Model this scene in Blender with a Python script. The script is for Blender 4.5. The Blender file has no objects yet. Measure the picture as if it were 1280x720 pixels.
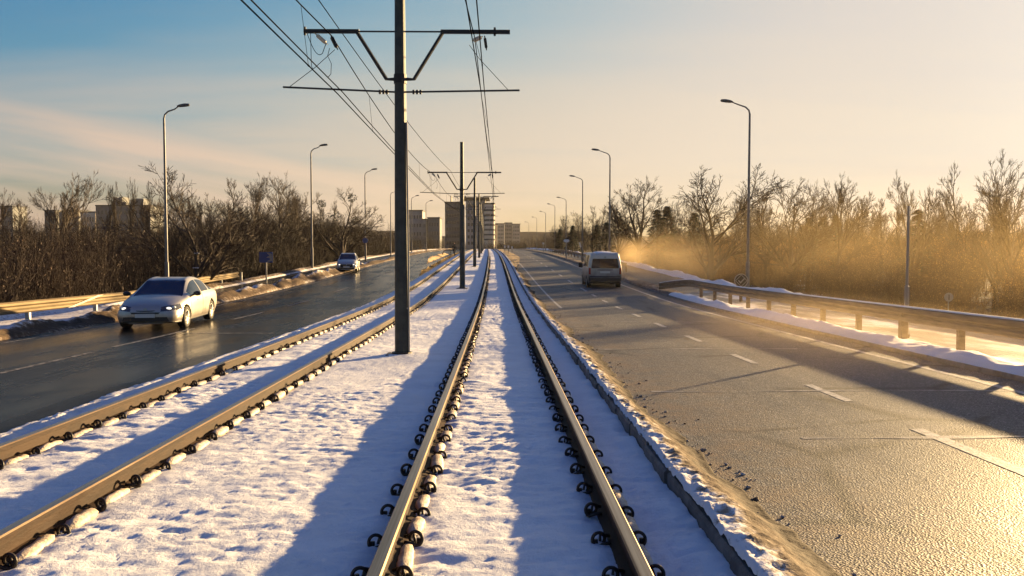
import bpy, math, random
import numpy as np
from mathutils import Vector

R = math.radians
random.seed(7)
rng = np.random.default_rng(11)
scene = bpy.context.scene
COL = scene.collection
F = 1060.0                      # focal length of the photograph in its own 1280 px frame
CAMX, CAMZ = -0.06, 1.9
HOR, VPX = 310.0, 624.0
SUN_EL, SUN_AZ = R(8.6), R(44)  # azimuth measured from +Y towards +X

# ------------------------------------------------------------------ terrain profile
_PY = np.array([-40, -10, 0, 12, 25, 34, 48, 66.8, 90, 129, 190, 260, 400, 700, 1400], float)
_PZ = np.array([.3, .1, 0, -.162, -.337, -.42, -.32, .01, .42, .93, 1.32, 1.5, 1.58, 1.65, 1.7])
_M = np.gradient(_PZ, _PY)
def prof(y):
    y = np.clip(np.asarray(y, float), _PY[0], _PY[-1])
    i = np.clip(np.searchsorted(_PY, y, 'right') - 1, 0, len(_PY) - 2)
    h = _PY[i + 1] - _PY[i]; t = (y - _PY[i]) / h
    return ((2*t**3 - 3*t**2 + 1) * _PZ[i] + (t**3 - 2*t**2 + t) * h * _M[i]
            + (-2*t**3 + 3*t**2) * _PZ[i + 1] + (t**3 - t**2) * h * _M[i + 1])
def xc(y):
    y = np.asarray(y, float)
    return np.where(y < 0, 0, np.where(y < 140, -5.2e-5 * y * y, -1.02 - (y - 140) * 0.0146))
def pz(y): return float(prof(y))
def px(y): return float(xc(y))
def at(x, d):                    # world X on the picture column x at distance d
    return CAMX + (x - VPX) / F * d
def zt(y, d):                    # world Z on the picture row y at distance d
    return CAMZ + (HOR - y) / F * d

# ------------------------------------------------------------------ noise
def _hash(ix, iy, s):
    n = (ix.astype(np.int64) * 374761393 + iy.astype(np.int64) * 668265263 + s * 1274126177) & 0x7fffffff
    n = ((n ^ (n >> 13)) * 1274126177) & 0x7fffffff
    return ((n ^ (n >> 16)) & 0xffff) / 65535.0
def vn(x, y, s=0):
    ix, iy = np.floor(x), np.floor(y); fx, fy = x - ix, y - iy
    fx = fx*fx*fx*(fx*(fx*6-15)+10); fy = fy*fy*fy*(fy*(fy*6-15)+10)
    a, b, c, d = _hash(ix, iy, s), _hash(ix+1, iy, s), _hash(ix, iy+1, s), _hash(ix+1, iy+1, s)
    return (a + (b-a)*fx) + ((c + (d-c)*fx) - (a + (b-a)*fx)) * fy - .5
def fbm(x, y, s=0, o=4, g=.5):
    r = 0; a = 1
    for k in range(o):
        r = r + a * vn(x, y, s + k * 17); x = x * 2.03 + 3.1; y = y * 2.03 + 1.7; a *= g
    return r
def sstep(a, b, x):
    t = np.clip((x - a) / (b - a), 0, 1); return t*t*(3-2*t)

# ------------------------------------------------------------------ materials
def mat(name, base=(.5,.5,.5), rough=.6, metal=0, spec=.5, **kw):
    m = bpy.data.materials.new(name); m.use_nodes = True
    b = m.node_tree.nodes['Principled BSDF']
    b.inputs['Base Color'].default_value = (*base, 1); b.inputs['Roughness'].default_value = rough
    b.inputs['Metallic'].default_value = metal; b.inputs['Specular IOR Level'].default_value = spec
    for k, v in kw.items(): b.inputs[k].default_value = v
    return m
class NT:
    def __init__(s, m): s.t = m.node_tree; s.n = s.t.nodes; s.b = s.n.get('Principled BSDF')
    def new(s, typ, **kw):
        n = s.n.new(typ)
        for k, v in kw.items():
            if k.startswith('i_'): n.inputs[k[2:].replace('_', ' ')].default_value = v
            else: setattr(n, k, v)
        return n
    def link(s, a, b): s.t.links.new(a, b)
    def coord(s, scale=(1,1,1), rot=(0,0,0)):
        c = s.new('ShaderNodeTexCoord'); mp = s.new('ShaderNodeMapping')
        mp.inputs['Scale'].default_value = scale; mp.inputs['Rotation'].default_value = rot
        s.link(c.outputs['Object'], mp.inputs['Vector']); return mp.outputs[0]
    def noise(s, vec, scale, detail=4, rough=.55):
        n = s.new('ShaderNodeTexNoise'); n.inputs['Scale'].default_value = scale
        n.inputs['Detail'].default_value = detail; n.inputs['Roughness'].default_value = rough
        s.link(vec, n.inputs['Vector']); return n.outputs['Fac']
    def vor(s, vec, scale, out='Distance', feature='F1'):
        n = s.new('ShaderNodeTexVoronoi'); n.feature = feature; n.inputs['Scale'].default_value = scale
        s.link(vec, n.inputs['Vector']); return n.outputs[out]
    def ramp(s, fac, stops):
        n = s.new('ShaderNodeValToRGB'); e = n.color_ramp.elements
        while len(e) < len(stops): e.new(.5)
        for el, (p, c) in zip(e, stops):
            el.position = p; el.color = (*c, 1) if len(c) == 3 else c
        s.link(fac, n.inputs[0]); return n.outputs[0]
    def mix(s, fac, a, b, mode='MIX'):
        n = s.new('ShaderNodeMix'); n.data_type = 'RGBA'; n.blend_type = mode
        for v, i in ((fac, 0), (a, 6), (b, 7)):
            if hasattr(v, 'is_output'): s.link(v, n.inputs[i])
            else: n.inputs[i].default_value = v if i == 0 else ((*v, 1) if len(v) == 3 else v)
        return n.outputs[2]
    def math(s, op, a, b=0.0, c=0.0):
        n = s.new('ShaderNodeMath'); n.operation = op
        for i, v in enumerate((a, b, c)):
            if hasattr(v, 'is_output'): s.link(v, n.inputs[i])
            else: n.inputs[i].default_value = v
        return n.outputs[0]
    def bump(s, h, strength=.5, dist=.02, prev=None):
        n = s.new('ShaderNodeBump'); n.inputs['Strength'].default_value = strength
        n.inputs['Distance'].default_value = dist; s.link(h, n.inputs['Height'])
        if prev is not None: s.link(prev, n.inputs['Normal'])
        return n.outputs[0]
    def set(s, name, out): s.link(out, s.b.inputs[name])
def g3(v): return (v, v, v)
def noisy(name, a, b, scale=3, rough=.7, bump=0, bscale=40, metal=0, spec=.4, detail=5, lo=.35, hi=.65, stretch=(1,1,1)):
    m = mat(name, a, rough, metal, spec); t = NT(m); c = t.coord(stretch)
    t.set('Base Color', t.ramp(t.noise(c, scale, detail), [(lo, a), (hi, b)]))
    if bump: t.set('Normal', t.bump(t.noise(c, bscale, 4), bump, .02))
    return m

M = {}
# snow of the track bed
m = M['snow'] = mat('snow', (.86,.87,.9), .62, 0, .35); t = NT(m); c = t.coord()
sn = t.ramp(t.noise(c, 1.6, 6), [(.3, (.76,.77,.79)), (.62, (.85,.86,.88))])
du = t.new('ShaderNodeAttribute', attribute_name='dust')
sp_ = t.ramp(t.noise(c, 60, 3, .8), [(.60, g3(0)), (.72, g3(1))])
sn = t.mix(t.math('MULTIPLY', du.outputs['Fac'], t.math('MULTIPLY_ADD', t.noise(c, 9, 5, .7), 1.3, -.25)), sn, (.26,.18,.12))
t.set('Base Color', t.mix(t.math('MULTIPLY', sp_, .22), sn, (.20,.15,.11)))
b1 = t.bump(t.noise(c, 26, 7, .7), .5, .03); t.set('Normal', t.bump(t.noise(c, 130, 3), .3, .006, b1))
# trodden wet snow with dark patches
m = M['wet_snow'] = mat('trodden_snow', (.7,.7,.72), .5, 0, .4); t = NT(m); c = t.coord()
n1 = t.noise(t.coord((1,.25,1)), 1.1, 6, .62)
t.set('Base Color', t.ramp(n1, [(.45, (.10,.09,.08)), (.53, (.34,.31,.28)), (.64, (.74,.73,.73))]))
t.set('Normal', t.bump(t.noise(c, 18, 6, .65), .6, .04))
# dirty gritty snow: white near the kerb stone, brown grit towards the road (vertex attribute gives how dirty)
m = M['dirty_snow'] = mat('dirty_snow', (.6,.55,.5), .85, 0, .08); t = NT(m); c = t.coord()
at_ = t.new('ShaderNodeAttribute', attribute_name='dirt')
n1 = t.noise(c, 7, 7, .7); f = t.math('ADD', at_.outputs['Fac'], t.math('MULTIPLY', t.math('SUBTRACT', n1, .5), 1.5))
t.set('Base Color', t.ramp(f, [(.12, (.74,.73,.73)), (.30, (.32,.265,.21)), (.48, (.115,.08,.052)), (.85, (.045,.034,.026))]))
b1 = t.bump(t.noise(c, 13, 5, .6), .5, .04); t.set('Normal', b1)
# asphalt, damp and salted
def asphalt(name, dark, light, rlo, rhi, bump, spec):
    m = mat(name, dark, .4, 0, spec); t = NT(m); c = t.coord()
    streak = t.noise(t.coord((1.1,.05,1)), 1.0, 6, .65)
    patch = t.noise(c, .23, 5, .6)
    grit = t.noise(c, 55, 3, .7)
    f = t.math('ADD', t.math('MULTIPLY', streak, .6), t.math('MULTIPLY', patch, .4))
    col = t.ramp(f, [(.36, dark), (.60, light)])
    col = t.mix(t.ramp(grit, [(.35, g3(0)), (.75, g3(.5))]), col, tuple(min(1, v*2.2) for v in light))
    rr = t.new('ShaderNodeMapRange'); rr.inputs[1].default_value = .38; rr.inputs[2].default_value = .62
    rr.inputs[3].default_value = rlo; rr.inputs[4].default_value = rhi; t.link(f, rr.inputs[0]); t.set('Roughness', rr.outputs[0])
    v = t.vor(c, 62); b1 = t.bump(v, bump, .012)
    vc = t.new('ShaderNodeSeparateColor'); t.link(t.vor(c, 75, 'Color'), vc.inputs[0])
    col = t.mix(1.0, col, t.ramp(vc.outputs[0], [(0, g3(.30)), (.7, g3(.95)), (.9, g3(2.0)), (1, g3(3.6))]), 'MULTIPLY')
    xx = t.new('ShaderNodeSeparateXYZ'); t.link(c, xx.inputs[0])
    if name == 'salted_asphalt':                 # brown grit swept towards the kerb, tyre-polished lanes
        ed = t.new('ShaderNodeMapRange'); ed.inputs[1].default_value = 3.6; ed.inputs[2].default_value = 1.7; t.link(xx.outputs['X'], ed.inputs[0])
        gf = t.math('MULTIPLY', ed.outputs[0], t.ramp(t.noise(c, 2.2, 6, .7), [(.38, g3(0)), (.62, g3(1))]))
        col = t.mix(gf, col, t.mix(vc.outputs[1], (.05,.034,.02), (.26,.18,.11)))
    t.set('Base Color', col)
    crk = t.vor(t.mix(.12, c, t.noise(c, 1.5, 4)), .33, 'Distance', 'DISTANCE_TO_EDGE'); t.set('Normal', t.bump(t.noise(c, 9, 4), bump*.35, .02, b1))
    cm_ = t.math('MULTIPLY', t.ramp(crk, [(.0, g3(1)), (.03, g3(0))]), t.ramp(t.noise(c, .5, 3), [(.46, g3(0)), (.54, g3(.9))]))
    col = t.mix(cm_, col, (.012,.011,.010)); t.set('Base Color', col)
    return m
M['asphalt_r'] = asphalt('salted_asphalt', (.020,.020,.021), (.105,.102,.098), .50, .68, .55, .22)
M['asphalt_l'] = asphalt('wet_asphalt', (.006,.008,.011), (.013,.015,.019), .10, .34, .08, .022)
m = M['paint'] = mat('road_paint', (.45,.44,.41), .6); t = NT(m); c = t.coord()
t.set('Base Color', t.ramp(t.noise(c, 14, 6, .7), [(.36, (.08,.078,.075)), (.56, (.50,.48,.44))]))
t.set('Normal', t.bump(t.vor(c, 46), .3, .008))
M['paint_l'] = noisy('faded_road_paint', (.03,.03,.032), (.30,.29,.28), 12, .6, 0, 40, 0, .1, lo=.40, hi=.62)
M['seam'] = noisy('joint_filler', (.13,.12,.115), (.40,.38,.35), 6, .55, .4, 60)
M['kerb'] = noisy('kerb_stone', (.085,.085,.085), (.19,.18,.17), 5, .75, .5, 40)
M['ground'] = m = mat('winter_ground', (.2,.16,.12), .9, 0, .2); t = NT(m); c = t.coord()
t.set('Base Color', t.ramp(t.noise(c, .35, 7, .65), [(.40, (.075,.055,.038)), (.55, (.16,.125,.09)), (.64, (.7,.7,.72))]))
M['rust'] = noisy('rusty_rail_side', (.020,.011,.007), (.042,.023,.013), 9, .7, .2, 60, 0, .15, stretch=(1,.3,1))
M['railtop'] = noisy('worn_rail_head', (.17,.105,.055), (.30,.21,.13), 5, .38, .05, 90, .85, .5, stretch=(6,.15,1))
M['railshine'] = noisy('polished_running_band', (.24,.165,.10), (.42,.33,.24), 4, .3, .05, 90, .9, .5, stretch=(14,.12,1))
M['iron'] = noisy('black_iron', (.012,.012,.013), (.05,.035,.025), 30, .45, .2, 90, .3)
M['padsnow'] = noisy('snow_crusted_pad', (.36,.28,.19), (.66,.58,.47), 14, .6, .5, 60)
M['mast'] = noisy('painted_mast_steel', (.028,.036,.036), (.055,.062,.058), 5, .55, .15, 50, .3)
M['blacksteel'] = mat('black_steel', (.018,.018,.02), .5, .4)
M['porcelain'] = mat('pale_insulator', (.55,.48,.36), .35)
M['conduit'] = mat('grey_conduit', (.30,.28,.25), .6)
M['palepole'] = mat('sunlit_pole', (.40,.32,.23), .6)  # pale base colour stands in for sunlight on the slender pole
M['wire'] = mat('copper_wire', (.010,.009,.008), 1, 0, 0)
M['galv'] = noisy('galvanised_steel', (.20,.205,.21), (.30,.30,.30), 4, .45, .1, 60, .7)
M['lampgrey'] = noisy('lamp_mast_grey', (.13,.13,.13), (.20,.195,.19), 3, .5, 0, 60, .4)
M['lampdark'] = mat('lamp_head_dark', (.08,.08,.085), .5, .3)
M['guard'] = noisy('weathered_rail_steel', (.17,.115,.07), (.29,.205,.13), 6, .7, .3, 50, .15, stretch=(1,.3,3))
M['guardy'] = noisy('sunlit_rail_steel', (.11,.078,.036), (.20,.145,.072), 3, .7, .15, 50, .3, stretch=(1,.3,1))  # yellow of the low sun put into the steel's base colour
M['green'] = mat('green_paint', (.20,.30,.05), .5)
M['bark'] = noisy('bark', (.045,.032,.022), (.11,.08,.055), 8, .85, .5, 30, stretch=(1,1,.3))
M['twig'] = noisy('twig', (.035,.025,.018), (.075,.052,.034), 3, .85)
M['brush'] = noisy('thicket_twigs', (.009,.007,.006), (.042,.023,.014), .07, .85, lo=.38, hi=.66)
M['brush_r'] = noisy('thicket_twigs_sunlit', (.06,.033,.016), (.17,.095,.042), .3, .85)  # lighter golden base: the backlit sun glow is put into the twig colour
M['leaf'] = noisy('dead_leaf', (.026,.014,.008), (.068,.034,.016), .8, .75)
M['leaf_r'] = m = noisy('sunlit_reed_leaf', (.20,.115,.045), (.36,.23,.10), .8, .75); t = NT(m)   # thin dry blades let the low sun through; its gold also tints the base
tr_ = t.new('ShaderNodeBsdfTranslucent'); tr_.inputs['Color'].default_value = (.42,.25,.09,1); mx_ = t.new('ShaderNodeMixShader'); mx_.inputs[0].default_value = .5
t.link(t.b.outputs[0], mx_.inputs[1]); t.link(tr_.outputs[0], mx_.inputs[2]); t.link(mx_.outputs[0], t.n['Material Output'].inputs['Surface'])
M['conifer'] = noisy('conifer_needles', (.02,.028,.016), (.045,.05,.025), 1.2, .8)
M['mistle'] = mat('mistletoe', (.035,.04,.018), .8)
M['drygrass'] = noisy('dry_grass', (.28,.18,.075), (.52,.36,.17), 5, .85, .8, 25)
M['silver'] = m = mat('silver_paint', (.4,.39,.37), .36, .45, .4); m.node_tree.nodes['Principled BSDF'].inputs['Coat Weight'].default_value = .3
M['silver2'] = m = mat('pearl_paint', (.42,.41,.40), .35, .2, .5); m.node_tree.nodes['Principled BSDF'].inputs['Coat Weight'].default_value = .3
t = NT(M['silver']); c = t.coord()   # road grime thrown up along the sills
z_ = t.new('ShaderNodeSeparateXYZ'); t.link(c, z_.inputs[0])
gr = t.math('ADD', z_.outputs['Z'], t.math('MULTIPLY', t.noise(c, 4, 5), .5))
t.set('Base Color', t.ramp(gr, [(.40, (.17,.14,.115)), (.80, (.46,.43,.385))]))
M['vanpaint'] = m = mat('van_paint', (.42,.41,.39), .42, .4, .5); t = NT(m); c = t.coord()
z_ = t.new('ShaderNodeSeparateXYZ'); t.link(c, z_.inputs[0])
gr = t.math('ADD', z_.outputs['Z'], t.math('MULTIPLY', t.noise(c, 3, 5), .8)); gr = t.math('MULTIPLY', gr, .58)
t.set('Base Color', t.ramp(gr, [(.45, (.12,.10,.085)), (.95, (.50,.48,.46))]))
t.set('Roughness', t.ramp(gr, [(.5, g3(.75)), (.95, g3(.4))]))
M['glass'] = mat('car_glass', (.012,.016,.022), .04, 0, .6)
M['black'] = mat('black_plastic', (.015,.015,.016), .5)
M['tyre'] = mat('tyre_rubber', (.018,.018,.018), .8)
M['alloy'] = mat('alloy_rim', (.36,.35,.33), .5, .7)
M['headlamp'] = mat('headlamp_lens', (.75,.75,.72), .12, .2, .8)
M['lamp_on'] = mat('headlamp_lit', (.8,.8,.75), .2, **{'Emission Color': (1,.93,.78,1), 'Emission Strength': .35})
M['lens'] = mat('lamp_housing', (.10,.10,.105), .08, .3, .8)
M['tail'] = mat('tail_lens', (.30,.02,.015), .25)
M['plate'] = mat('number_plate', (.6,.6,.58), .5)
M['blue'] = mat('sign_blue', (.02,.06,.22), .4)
M['white'] = mat('sign_white', (.75,.74,.72), .5)
M['signtan'] = mat('sign_pale', (.55,.45,.30), .4)
M['conc'] = noisy('precast_concrete', (.19,.195,.20), (.30,.30,.30), .25, .8)
M['concl'] = noisy('pale_render', (.52,.46,.37), (.66,.6,.5), .2, .8)
M['concd'] = noisy('dark_facade', (.085,.092,.10), (.15,.155,.16), .2, .8)
M['pane'] = mat('window_pane', (.04,.05,.06), .1, 0, .6)
M['roof'] = mat('roof_felt', (.07,.07,.07), .9)
M['coat'] = noisy('dark_coat', (.015,.015,.018), (.03,.03,.035), 20, .9)
M['skin'] = mat('skin', (.45,.28,.2), .6)

# ------------------------------------------------------------------ mesh helpers
def raw(name, V, Fc, mats, parent=None, smooth=False, midx=None):
    V = np.asarray(V, np.float32)
    me = bpy.data.meshes.new(name)
    if isinstance(Fc, np.ndarray):
        k = Fc.shape[1]; n = len(Fc)
        me.vertices.add(len(V)); me.vertices.foreach_set('co', V.ravel())
        me.loops.add(n*k); me.loops.foreach_set('vertex_index', Fc.astype(np.int32).ravel())
        me.polygons.add(n); me.polygons.foreach_set('loop_start', np.arange(0, n*k, k, dtype=np.int32))
        me.update(calc_edges=True); me.validate()
    else:
        me.from_pydata([tuple(v) for v in V], [], Fc)
    if not isinstance(mats, (list, tuple)): mats = [mats]
    for m_ in mats: me.materials.append(m_)
    if midx is not None: me.polygons.foreach_set('material_index', np.asarray(midx, np.int32))
    if smooth: me.polygons.foreach_set('use_smooth', np.ones(len(me.polygons), bool))
    o = bpy.data.objects.new(name, me); COL.objects.link(o)
    if parent: o.parent = parent
    return o
class MB:
    def __init__(s): s.v = []; s.f = []; s.mi = []; s.cur = 0
    def face(s, idx): s.f.append(tuple(idx)); s.mi.append(s.cur)
    def box(s, x0, x1, y0, y1, z0, z1):
        b = len(s.v); s.v += [(x,y,z) for z in (z0,z1) for x, y in ((x0,y0),(x1,y0),(x1,y1),(x0,y1))]
        for q in ((3,2,1,0),(4,5,6,7),(0,1,5,4),(1,2,6,5),(2,3,7,6),(3,0,4,7)): s.face([b+i for i in q])
        return s
    def bbox(s, x0, x1, y0, y1, z0, z1, e=.01):   # box with chamfered vertical and top edges
        rs = [(x0+e,y0),(x1-e,y0),(x1,y0+e),(x1,y1-e),(x1-e,y1),(x0+e,y1),(x0,y1-e),(x0,y0+e)]
        cx, cy = (x0+x1)/2, (y0+y1)/2; b = len(s.v)
        for z, k in ((z0,0),(z1-e,0),(z1,e)):
            for x, y in rs: s.v.append((x - k*np.sign(x-cx), y - k*np.sign(y-cy), z))
        for l in range(2):
            for i in range(8): s.face([b+l*8+i, b+l*8+(i+1)%8, b+l*8+8+(i+1)%8, b+l*8+8+i])
        s.face([b+16+i for i in range(8)]); s.face([b+7-i for i in range(8)])
        return s
    def tube(s, pts, r, n=8, cap=True):
        P = [Vector(p) for p in pts]; k = len(P)
        rr = r if isinstance(r, (list, tuple)) else [r]*k
        b = len(s.v); up = None
        for i, p in enumerate(P):
            d = (P[min(i+1,k-1)] - P[max(i-1,0)]).normalized()
            if up is None: up = Vector((0,0,1)) if abs(d.z) < .9 else Vector((0,1,0))
            a = d.cross(up).normalized(); c_ = a.cross(d).normalized(); up = c_
            for j in range(n):
                t_ = 2*math.pi*(j+.5)/n
                s.v.append(tuple(p + a*(rr[i]*math.cos(t_)) + c_*(rr[i]*math.sin(t_))))
        for i in range(k-1):
            for j in range(n):
                s.face([b+i*n+j, b+i*n+(j+1)%n, b+(i+1)*n+(j+1)%n, b+(i+1)*n+j])
        if cap: s.face([b+n-1-j for j in range(n)]); s.face([b+(k-1)*n+j for j in range(n)])
        return s
    def ell(s, c, r, n=10, m=6):
        b = len(s.v)
        for i in range(m+1):
            th = math.pi*i/m
            for j in range(n):
                ph = 2*math.pi*j/n
                s.v.append((c[0]+r[0]*math.sin(th)*math.cos(ph), c[1]+r[1]*math.sin(th)*math.sin(ph), c[2]+r[2]*math.cos(th)))
        for i in range(m):
            for j in range(n): s.face([b+i*n+j, b+(i+1)*n+j, b+(i+1)*n+(j+1)%n, b+i*n+(j+1)%n])
        return s
    def prism(s, poly, axis, a0, a1):               # 2-D outline extruded along an axis
        b = len(s.v); n = len(poly)
        for a_ in (a0, a1):
            for u, w in poly: s.v.append({'x':(a_,u,w),'y':(u,a_,w),'z':(u,w,a_)}[axis])
        for i in range(n): s.face([b+i, b+(i+1)%n, b+n+(i+1)%n, b+n+i])
        s.face([b+n-1-i for i in range(n)]); s.face([b+n+i for i in range(n)])
        return s
    def build(s, name, mats, parent=None, smooth=False):
        return raw(name, s.v, s.f, mats, parent, smooth, s.mi if isinstance(mats, (list, tuple)) else None)
def thing(name, label, cat, loc=(0,0,0), rz=0, group=None):
    o = bpy.data.objects.new(name, None); COL.objects.link(o); o.empty_display_size = .3
    o.location = loc; o.rotation_euler = (0,0,rz); o['label'] = label; o['category'] = cat
    if group: o['group'] = group
    return o
def tag(o, label=None, cat=None, group=None, kind=None):
    for k, v in (('label',label),('category',cat),('group',group),('kind',kind)):
        if v: o[k] = v
    return o
def dup(o, parent=None):
    c_ = o.copy(); COL.objects.link(c_)
    if parent: c_.parent = parent
    for ch in list(o.children): dup(ch, c_)
    return c_

# ------------------------------------------------------------------ ribbons that follow the roadway
def ysteps(*segs):
    out = []
    for a, b, d in segs: out += list(np.arange(a, b, d))
    return np.array(out + [segs[-1][1]])
def ribbon(name, xs, ys, zfun, mats, kind=None, smooth=True, parent=None, xfun=None):
    X, Y = np.meshgrid(np.asarray(xs, float), ys)
    XX = xfun(X, Y) if xfun is not None else X
    Z = prof(Y) + zfun(XX, Y)
    V = np.stack([XX + xc(Y), Y, Z], -1).reshape(-1, 3)
    n, m_ = len(ys), len(xs)
    I = np.arange(n*m_).reshape(n, m_)
    Q = np.stack([I[:-1,:-1], I[:-1,1:], I[1:,1:], I[1:,:-1]], -1).reshape(-1, 4)
    o = raw(name, V, Q, mats, parent, smooth)
    if kind: o['kind'] = kind
    return o
YF = ysteps((-8, 60, 1), (60, 140, 2.5), (140, 420, 7))
YD = ysteps((2.5, 13, .035), (13, 28, .09), (28, 70, .4), (70, 420, 4))
YB = ysteps((-4, 3.5, .3), (3.5, 16, .03), (16, 32, .08), (32, 80, .4), (80, 420, 4))
YM = ysteps((-8, 4, .4), (4, 30, .1), (30, 80, .4), (80, 420, 4))

# ground sheet to the horizon
gx = np.array([-1500,-700,-300,-120,-70,-45,-32,-24,-20,-18,-16.7, -15, 0, 10, 12.9,14.5,17,20,26,34,50,80,150,350,800,1500.])
gy = np.concatenate([[-300,-120,-60,-30], YF, [520, 700, 1000, 1500]])
def gz(X, Y):
    d = np.maximum(sstep(-16.6,-21, X)*1.5, sstep(12.8, 18, X)*1.7)
    return -.12 - d + .25*fbm(X*.12, Y*.12, 5, 3)*(d > .3)
tag(ribbon('ground', gx, gy, gz, M['ground']), kind='structure')

# snow of the track bed
RAILS = [-4.72, -3.22, -.75, .75]
def snowz(X, Y):
    fade = np.where(Y < 40, 1, .6); mod = .35 + 1.5*np.clip(vn(X*.9, Y*.7, 77) + .5, 0, 1)
    z = .022*fbm(X*1.4, Y*1.3, 1, 3, .5) + mod*(.010*fbm(X*4.3 + .8*fbm(X*2, Y*2, 78, 2), Y*9, 2, 4, .66) + .011*fbm(X*15, Y*21, 9, 3, .65))
    intrack = sstep(.75, .55, abs(X)) + sstep(.75, .55, abs(X + 3.97))
    rid = np.abs(((Y - 2.75)/.62) % 1 - .5)*2
    z = z + intrack*(.024*(1 - rid**2)*(.6 + 1.0*vn(X*3, Y*.9, 8)) + .018*fbm(X*4, Y*8, 4, 4, .6))
    for r in RAILS: z = z - .02*np.exp(-((X - r)/.16)**2)
    # an old plough line and the buried kerb on the left edge
    z = z + .05*np.exp(-((X + 5.25)/.10)**2)*(1 + fbm(X*3, Y*2, 12, 3)) + .03*np.exp(-((X + 5.42)/.08)**2)
    z = z + .055*sstep(.98, 1.30, X + .12*fbm(Y*.8, X*0, 15, 3))*(.8 + .8*fbm(X*3, Y*3, 16, 3))
    z = z - .10*sstep(-5.46, -5.62, X + .10*fbm(X*0, Y*.9, 14, 4))
    z = z + .045*np.exp(-(((X+2.0)**2)/.25))*np.exp(-(((Y-17)/.8)**2))
    return z*fade
ts = ribbon('track_bed', np.concatenate([np.arange(-5.70, -5.0, .04), np.arange(-5.0, 1.32, .035), [1.335]]), YD, snowz, M['snow'], 'structure')
co = np.empty(len(ts.data.vertices)*3, np.float32); ts.data.vertices.foreach_get('co', co); co = co.reshape(-1, 3); lx = co[:,0] - xc(co[:,1])
dd = sum(np.exp(-((lx - r_)/.16)**2) for r_ in RAILS)*.75 + .5*np.exp(-((lx + 5.35)/.12)**2) + .05
a = ts.data.attributes.new('dust', 'FLOAT', 'POINT'); a.data.foreach_set('value', np.clip(dd, 0, 1).astype(np.float32))
# roads
road = ribbon('road', np.linspace(1.45, 7.95, 14), YF, lambda X, Y: .03 + 0*X, M['asphalt_r'], 'structure')
roadl = ribbon('road', np.linspace(-12.0, -5.45, 14), YF, lambda X, Y: -.01 + 0*X, M['asphalt_l'], 'structure')
# kerb between the track bed and the right road: single stones
kv = MB()
ks = ysteps((-6, 60, 1.0), (60, 400, 4))
for i in range(len(ks)-1):
    y0, y1 = ks[i]+.012, ks[i+1]-.012
    dx = .014*math.sin(i*2.3) - .004; dzk = .012*math.sin(i*5.1)
    b = len(kv.v)
    for y in (y0, y1):
        x0 = px(y)+dx; z0 = pz(y)+dzk
        for (xx, zz) in ((1.34,-.15),(1.34,.115),(1.36,.135),(1.50,.135),(1.50,-.15)): kv.v.append((x0+xx, y, z0+zz))
    for j in range(4): kv.face([b+j, b+5+j, b+6+j, b+1+j])
    kv.face([b+4-j for j in range(5)]); kv.face([b+5+j for j in range(5)])
tag(kv.build('kerb', M['kerb']), kind='structure')
# snow and brown grit lying on that kerb and spilling onto the road
def dirt_edge(Y): return 1.84 + .24*fbm(Y*.35, Y*0, 21, 4) + .08*fbm(Y*2.5, Y*0, 22, 2)
def dz(X, Y):
    t_ = (X - 1.36)/(dirt_edge(Y) - 1.36)
    base = .165*(1 - sstep(.25, .95, t_)) + .005
    lump = .040*fbm(X*5, Y*4, 23, 4, .6) + .024*fbm(X*16, Y*13, 24, 3, .6)
    z = .036 + base*.9 + np.maximum(lump, -.02)*np.clip(1.15 - t_, .0, 1)*np.clip((.97-t_)*8, 0, 1)
    return np.where(t_ > .97, .036 - .9*(t_-.97), z) - .03*(t_ < .02)
db = ribbon('snow_bank', np.linspace(0, 1, 34), YB, dz, M['dirty_snow'], 'stuff',
            xfun=lambda X, Y: 1.352 + X*(dirt_edge(Y)*1.04 - 1.352))
a = db.data.attributes.new('dirt', 'FLOAT', 'POINT')
xs_ = np.tile(np.linspace(0, 1, 34), len(YB)); a.data.foreach_set('value', (xs_*1.25 - .02).astype(np.float32))
tag(db, kind='stuff')

# clods of frozen slush thrown onto the lane edge
cl_ = MB(); r_ = np.random.default_rng(41)
for k in range(520):
    y = 4.2 + 34*r_.random()**1.7; x = 1.66 + abs(r_.normal())*.20; q = .006 + .015*r_.random()**3
    b = len(cl_.v); n0 = 7
    cl_.ell((x + px(y), y, pz(y) + .034 + q*.25), (q*(1+.5*r_.random()), q*(1+.5*r_.random()), q*.7), 7, 4)
    for i in range(b, len(cl_.v)):
        p = cl_.v[i]; cl_.v[i] = (p[0] + q*.25*r_.normal(), p[1] + q*.25*r_.normal(), p[2] + q*.12*r_.normal())
M['clod'] = noisy('slush_clod', (.16,.12,.085), (.55,.51,.47), 5, .9, 0, 40, 0, .1)
tag(cl_.build('slush_clods', M['clod']), 'brown clods of frozen slush strewn along the right lane edge', 'slush', None, 'stuff')

# right pavement: kerb stone, snow ridge, trodden strip, snow bank
def rkz(X, Y):
    z = .13 + .02*fbm(X*2, Y*1.4, 31, 4)
    z = z + (.10*np.exp(-((X - 8.35)/.28)**2)*(1.1 + 1.2*fbm(X*2, Y*.8, 32, 4)) + .05*fbm(X*3, Y*2.2, 33, 3)*sstep(9.3, 8.8, X))*(1 - .75*sstep(38, 43, Y))
    z = z + .30*np.exp(-((X - 12.25)/.42)**2)*(1 + .8*fbm(X*1.2, Y*.35, 34, 4))
    edge = 7.93 + .05*fbm(Y*1.2, Y*0, 35, 3)
    z = z*sstep(edge, edge + .20, X) - .05*(X < edge - .0)
    return z - .5*sstep(12.9, 13.6, X)
def snowmix(X): return X
pv = ribbon('pavement', np.concatenate([np.linspace(7.86, 9.4, 26), np.linspace(9.55, 11.4, 8), np.linspace(11.5, 13.7, 20)]), YM, rkz, [M['snow'], M['wet_snow'], M['asphalt_r'], M['dirty_snow']], 'structure')
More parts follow.
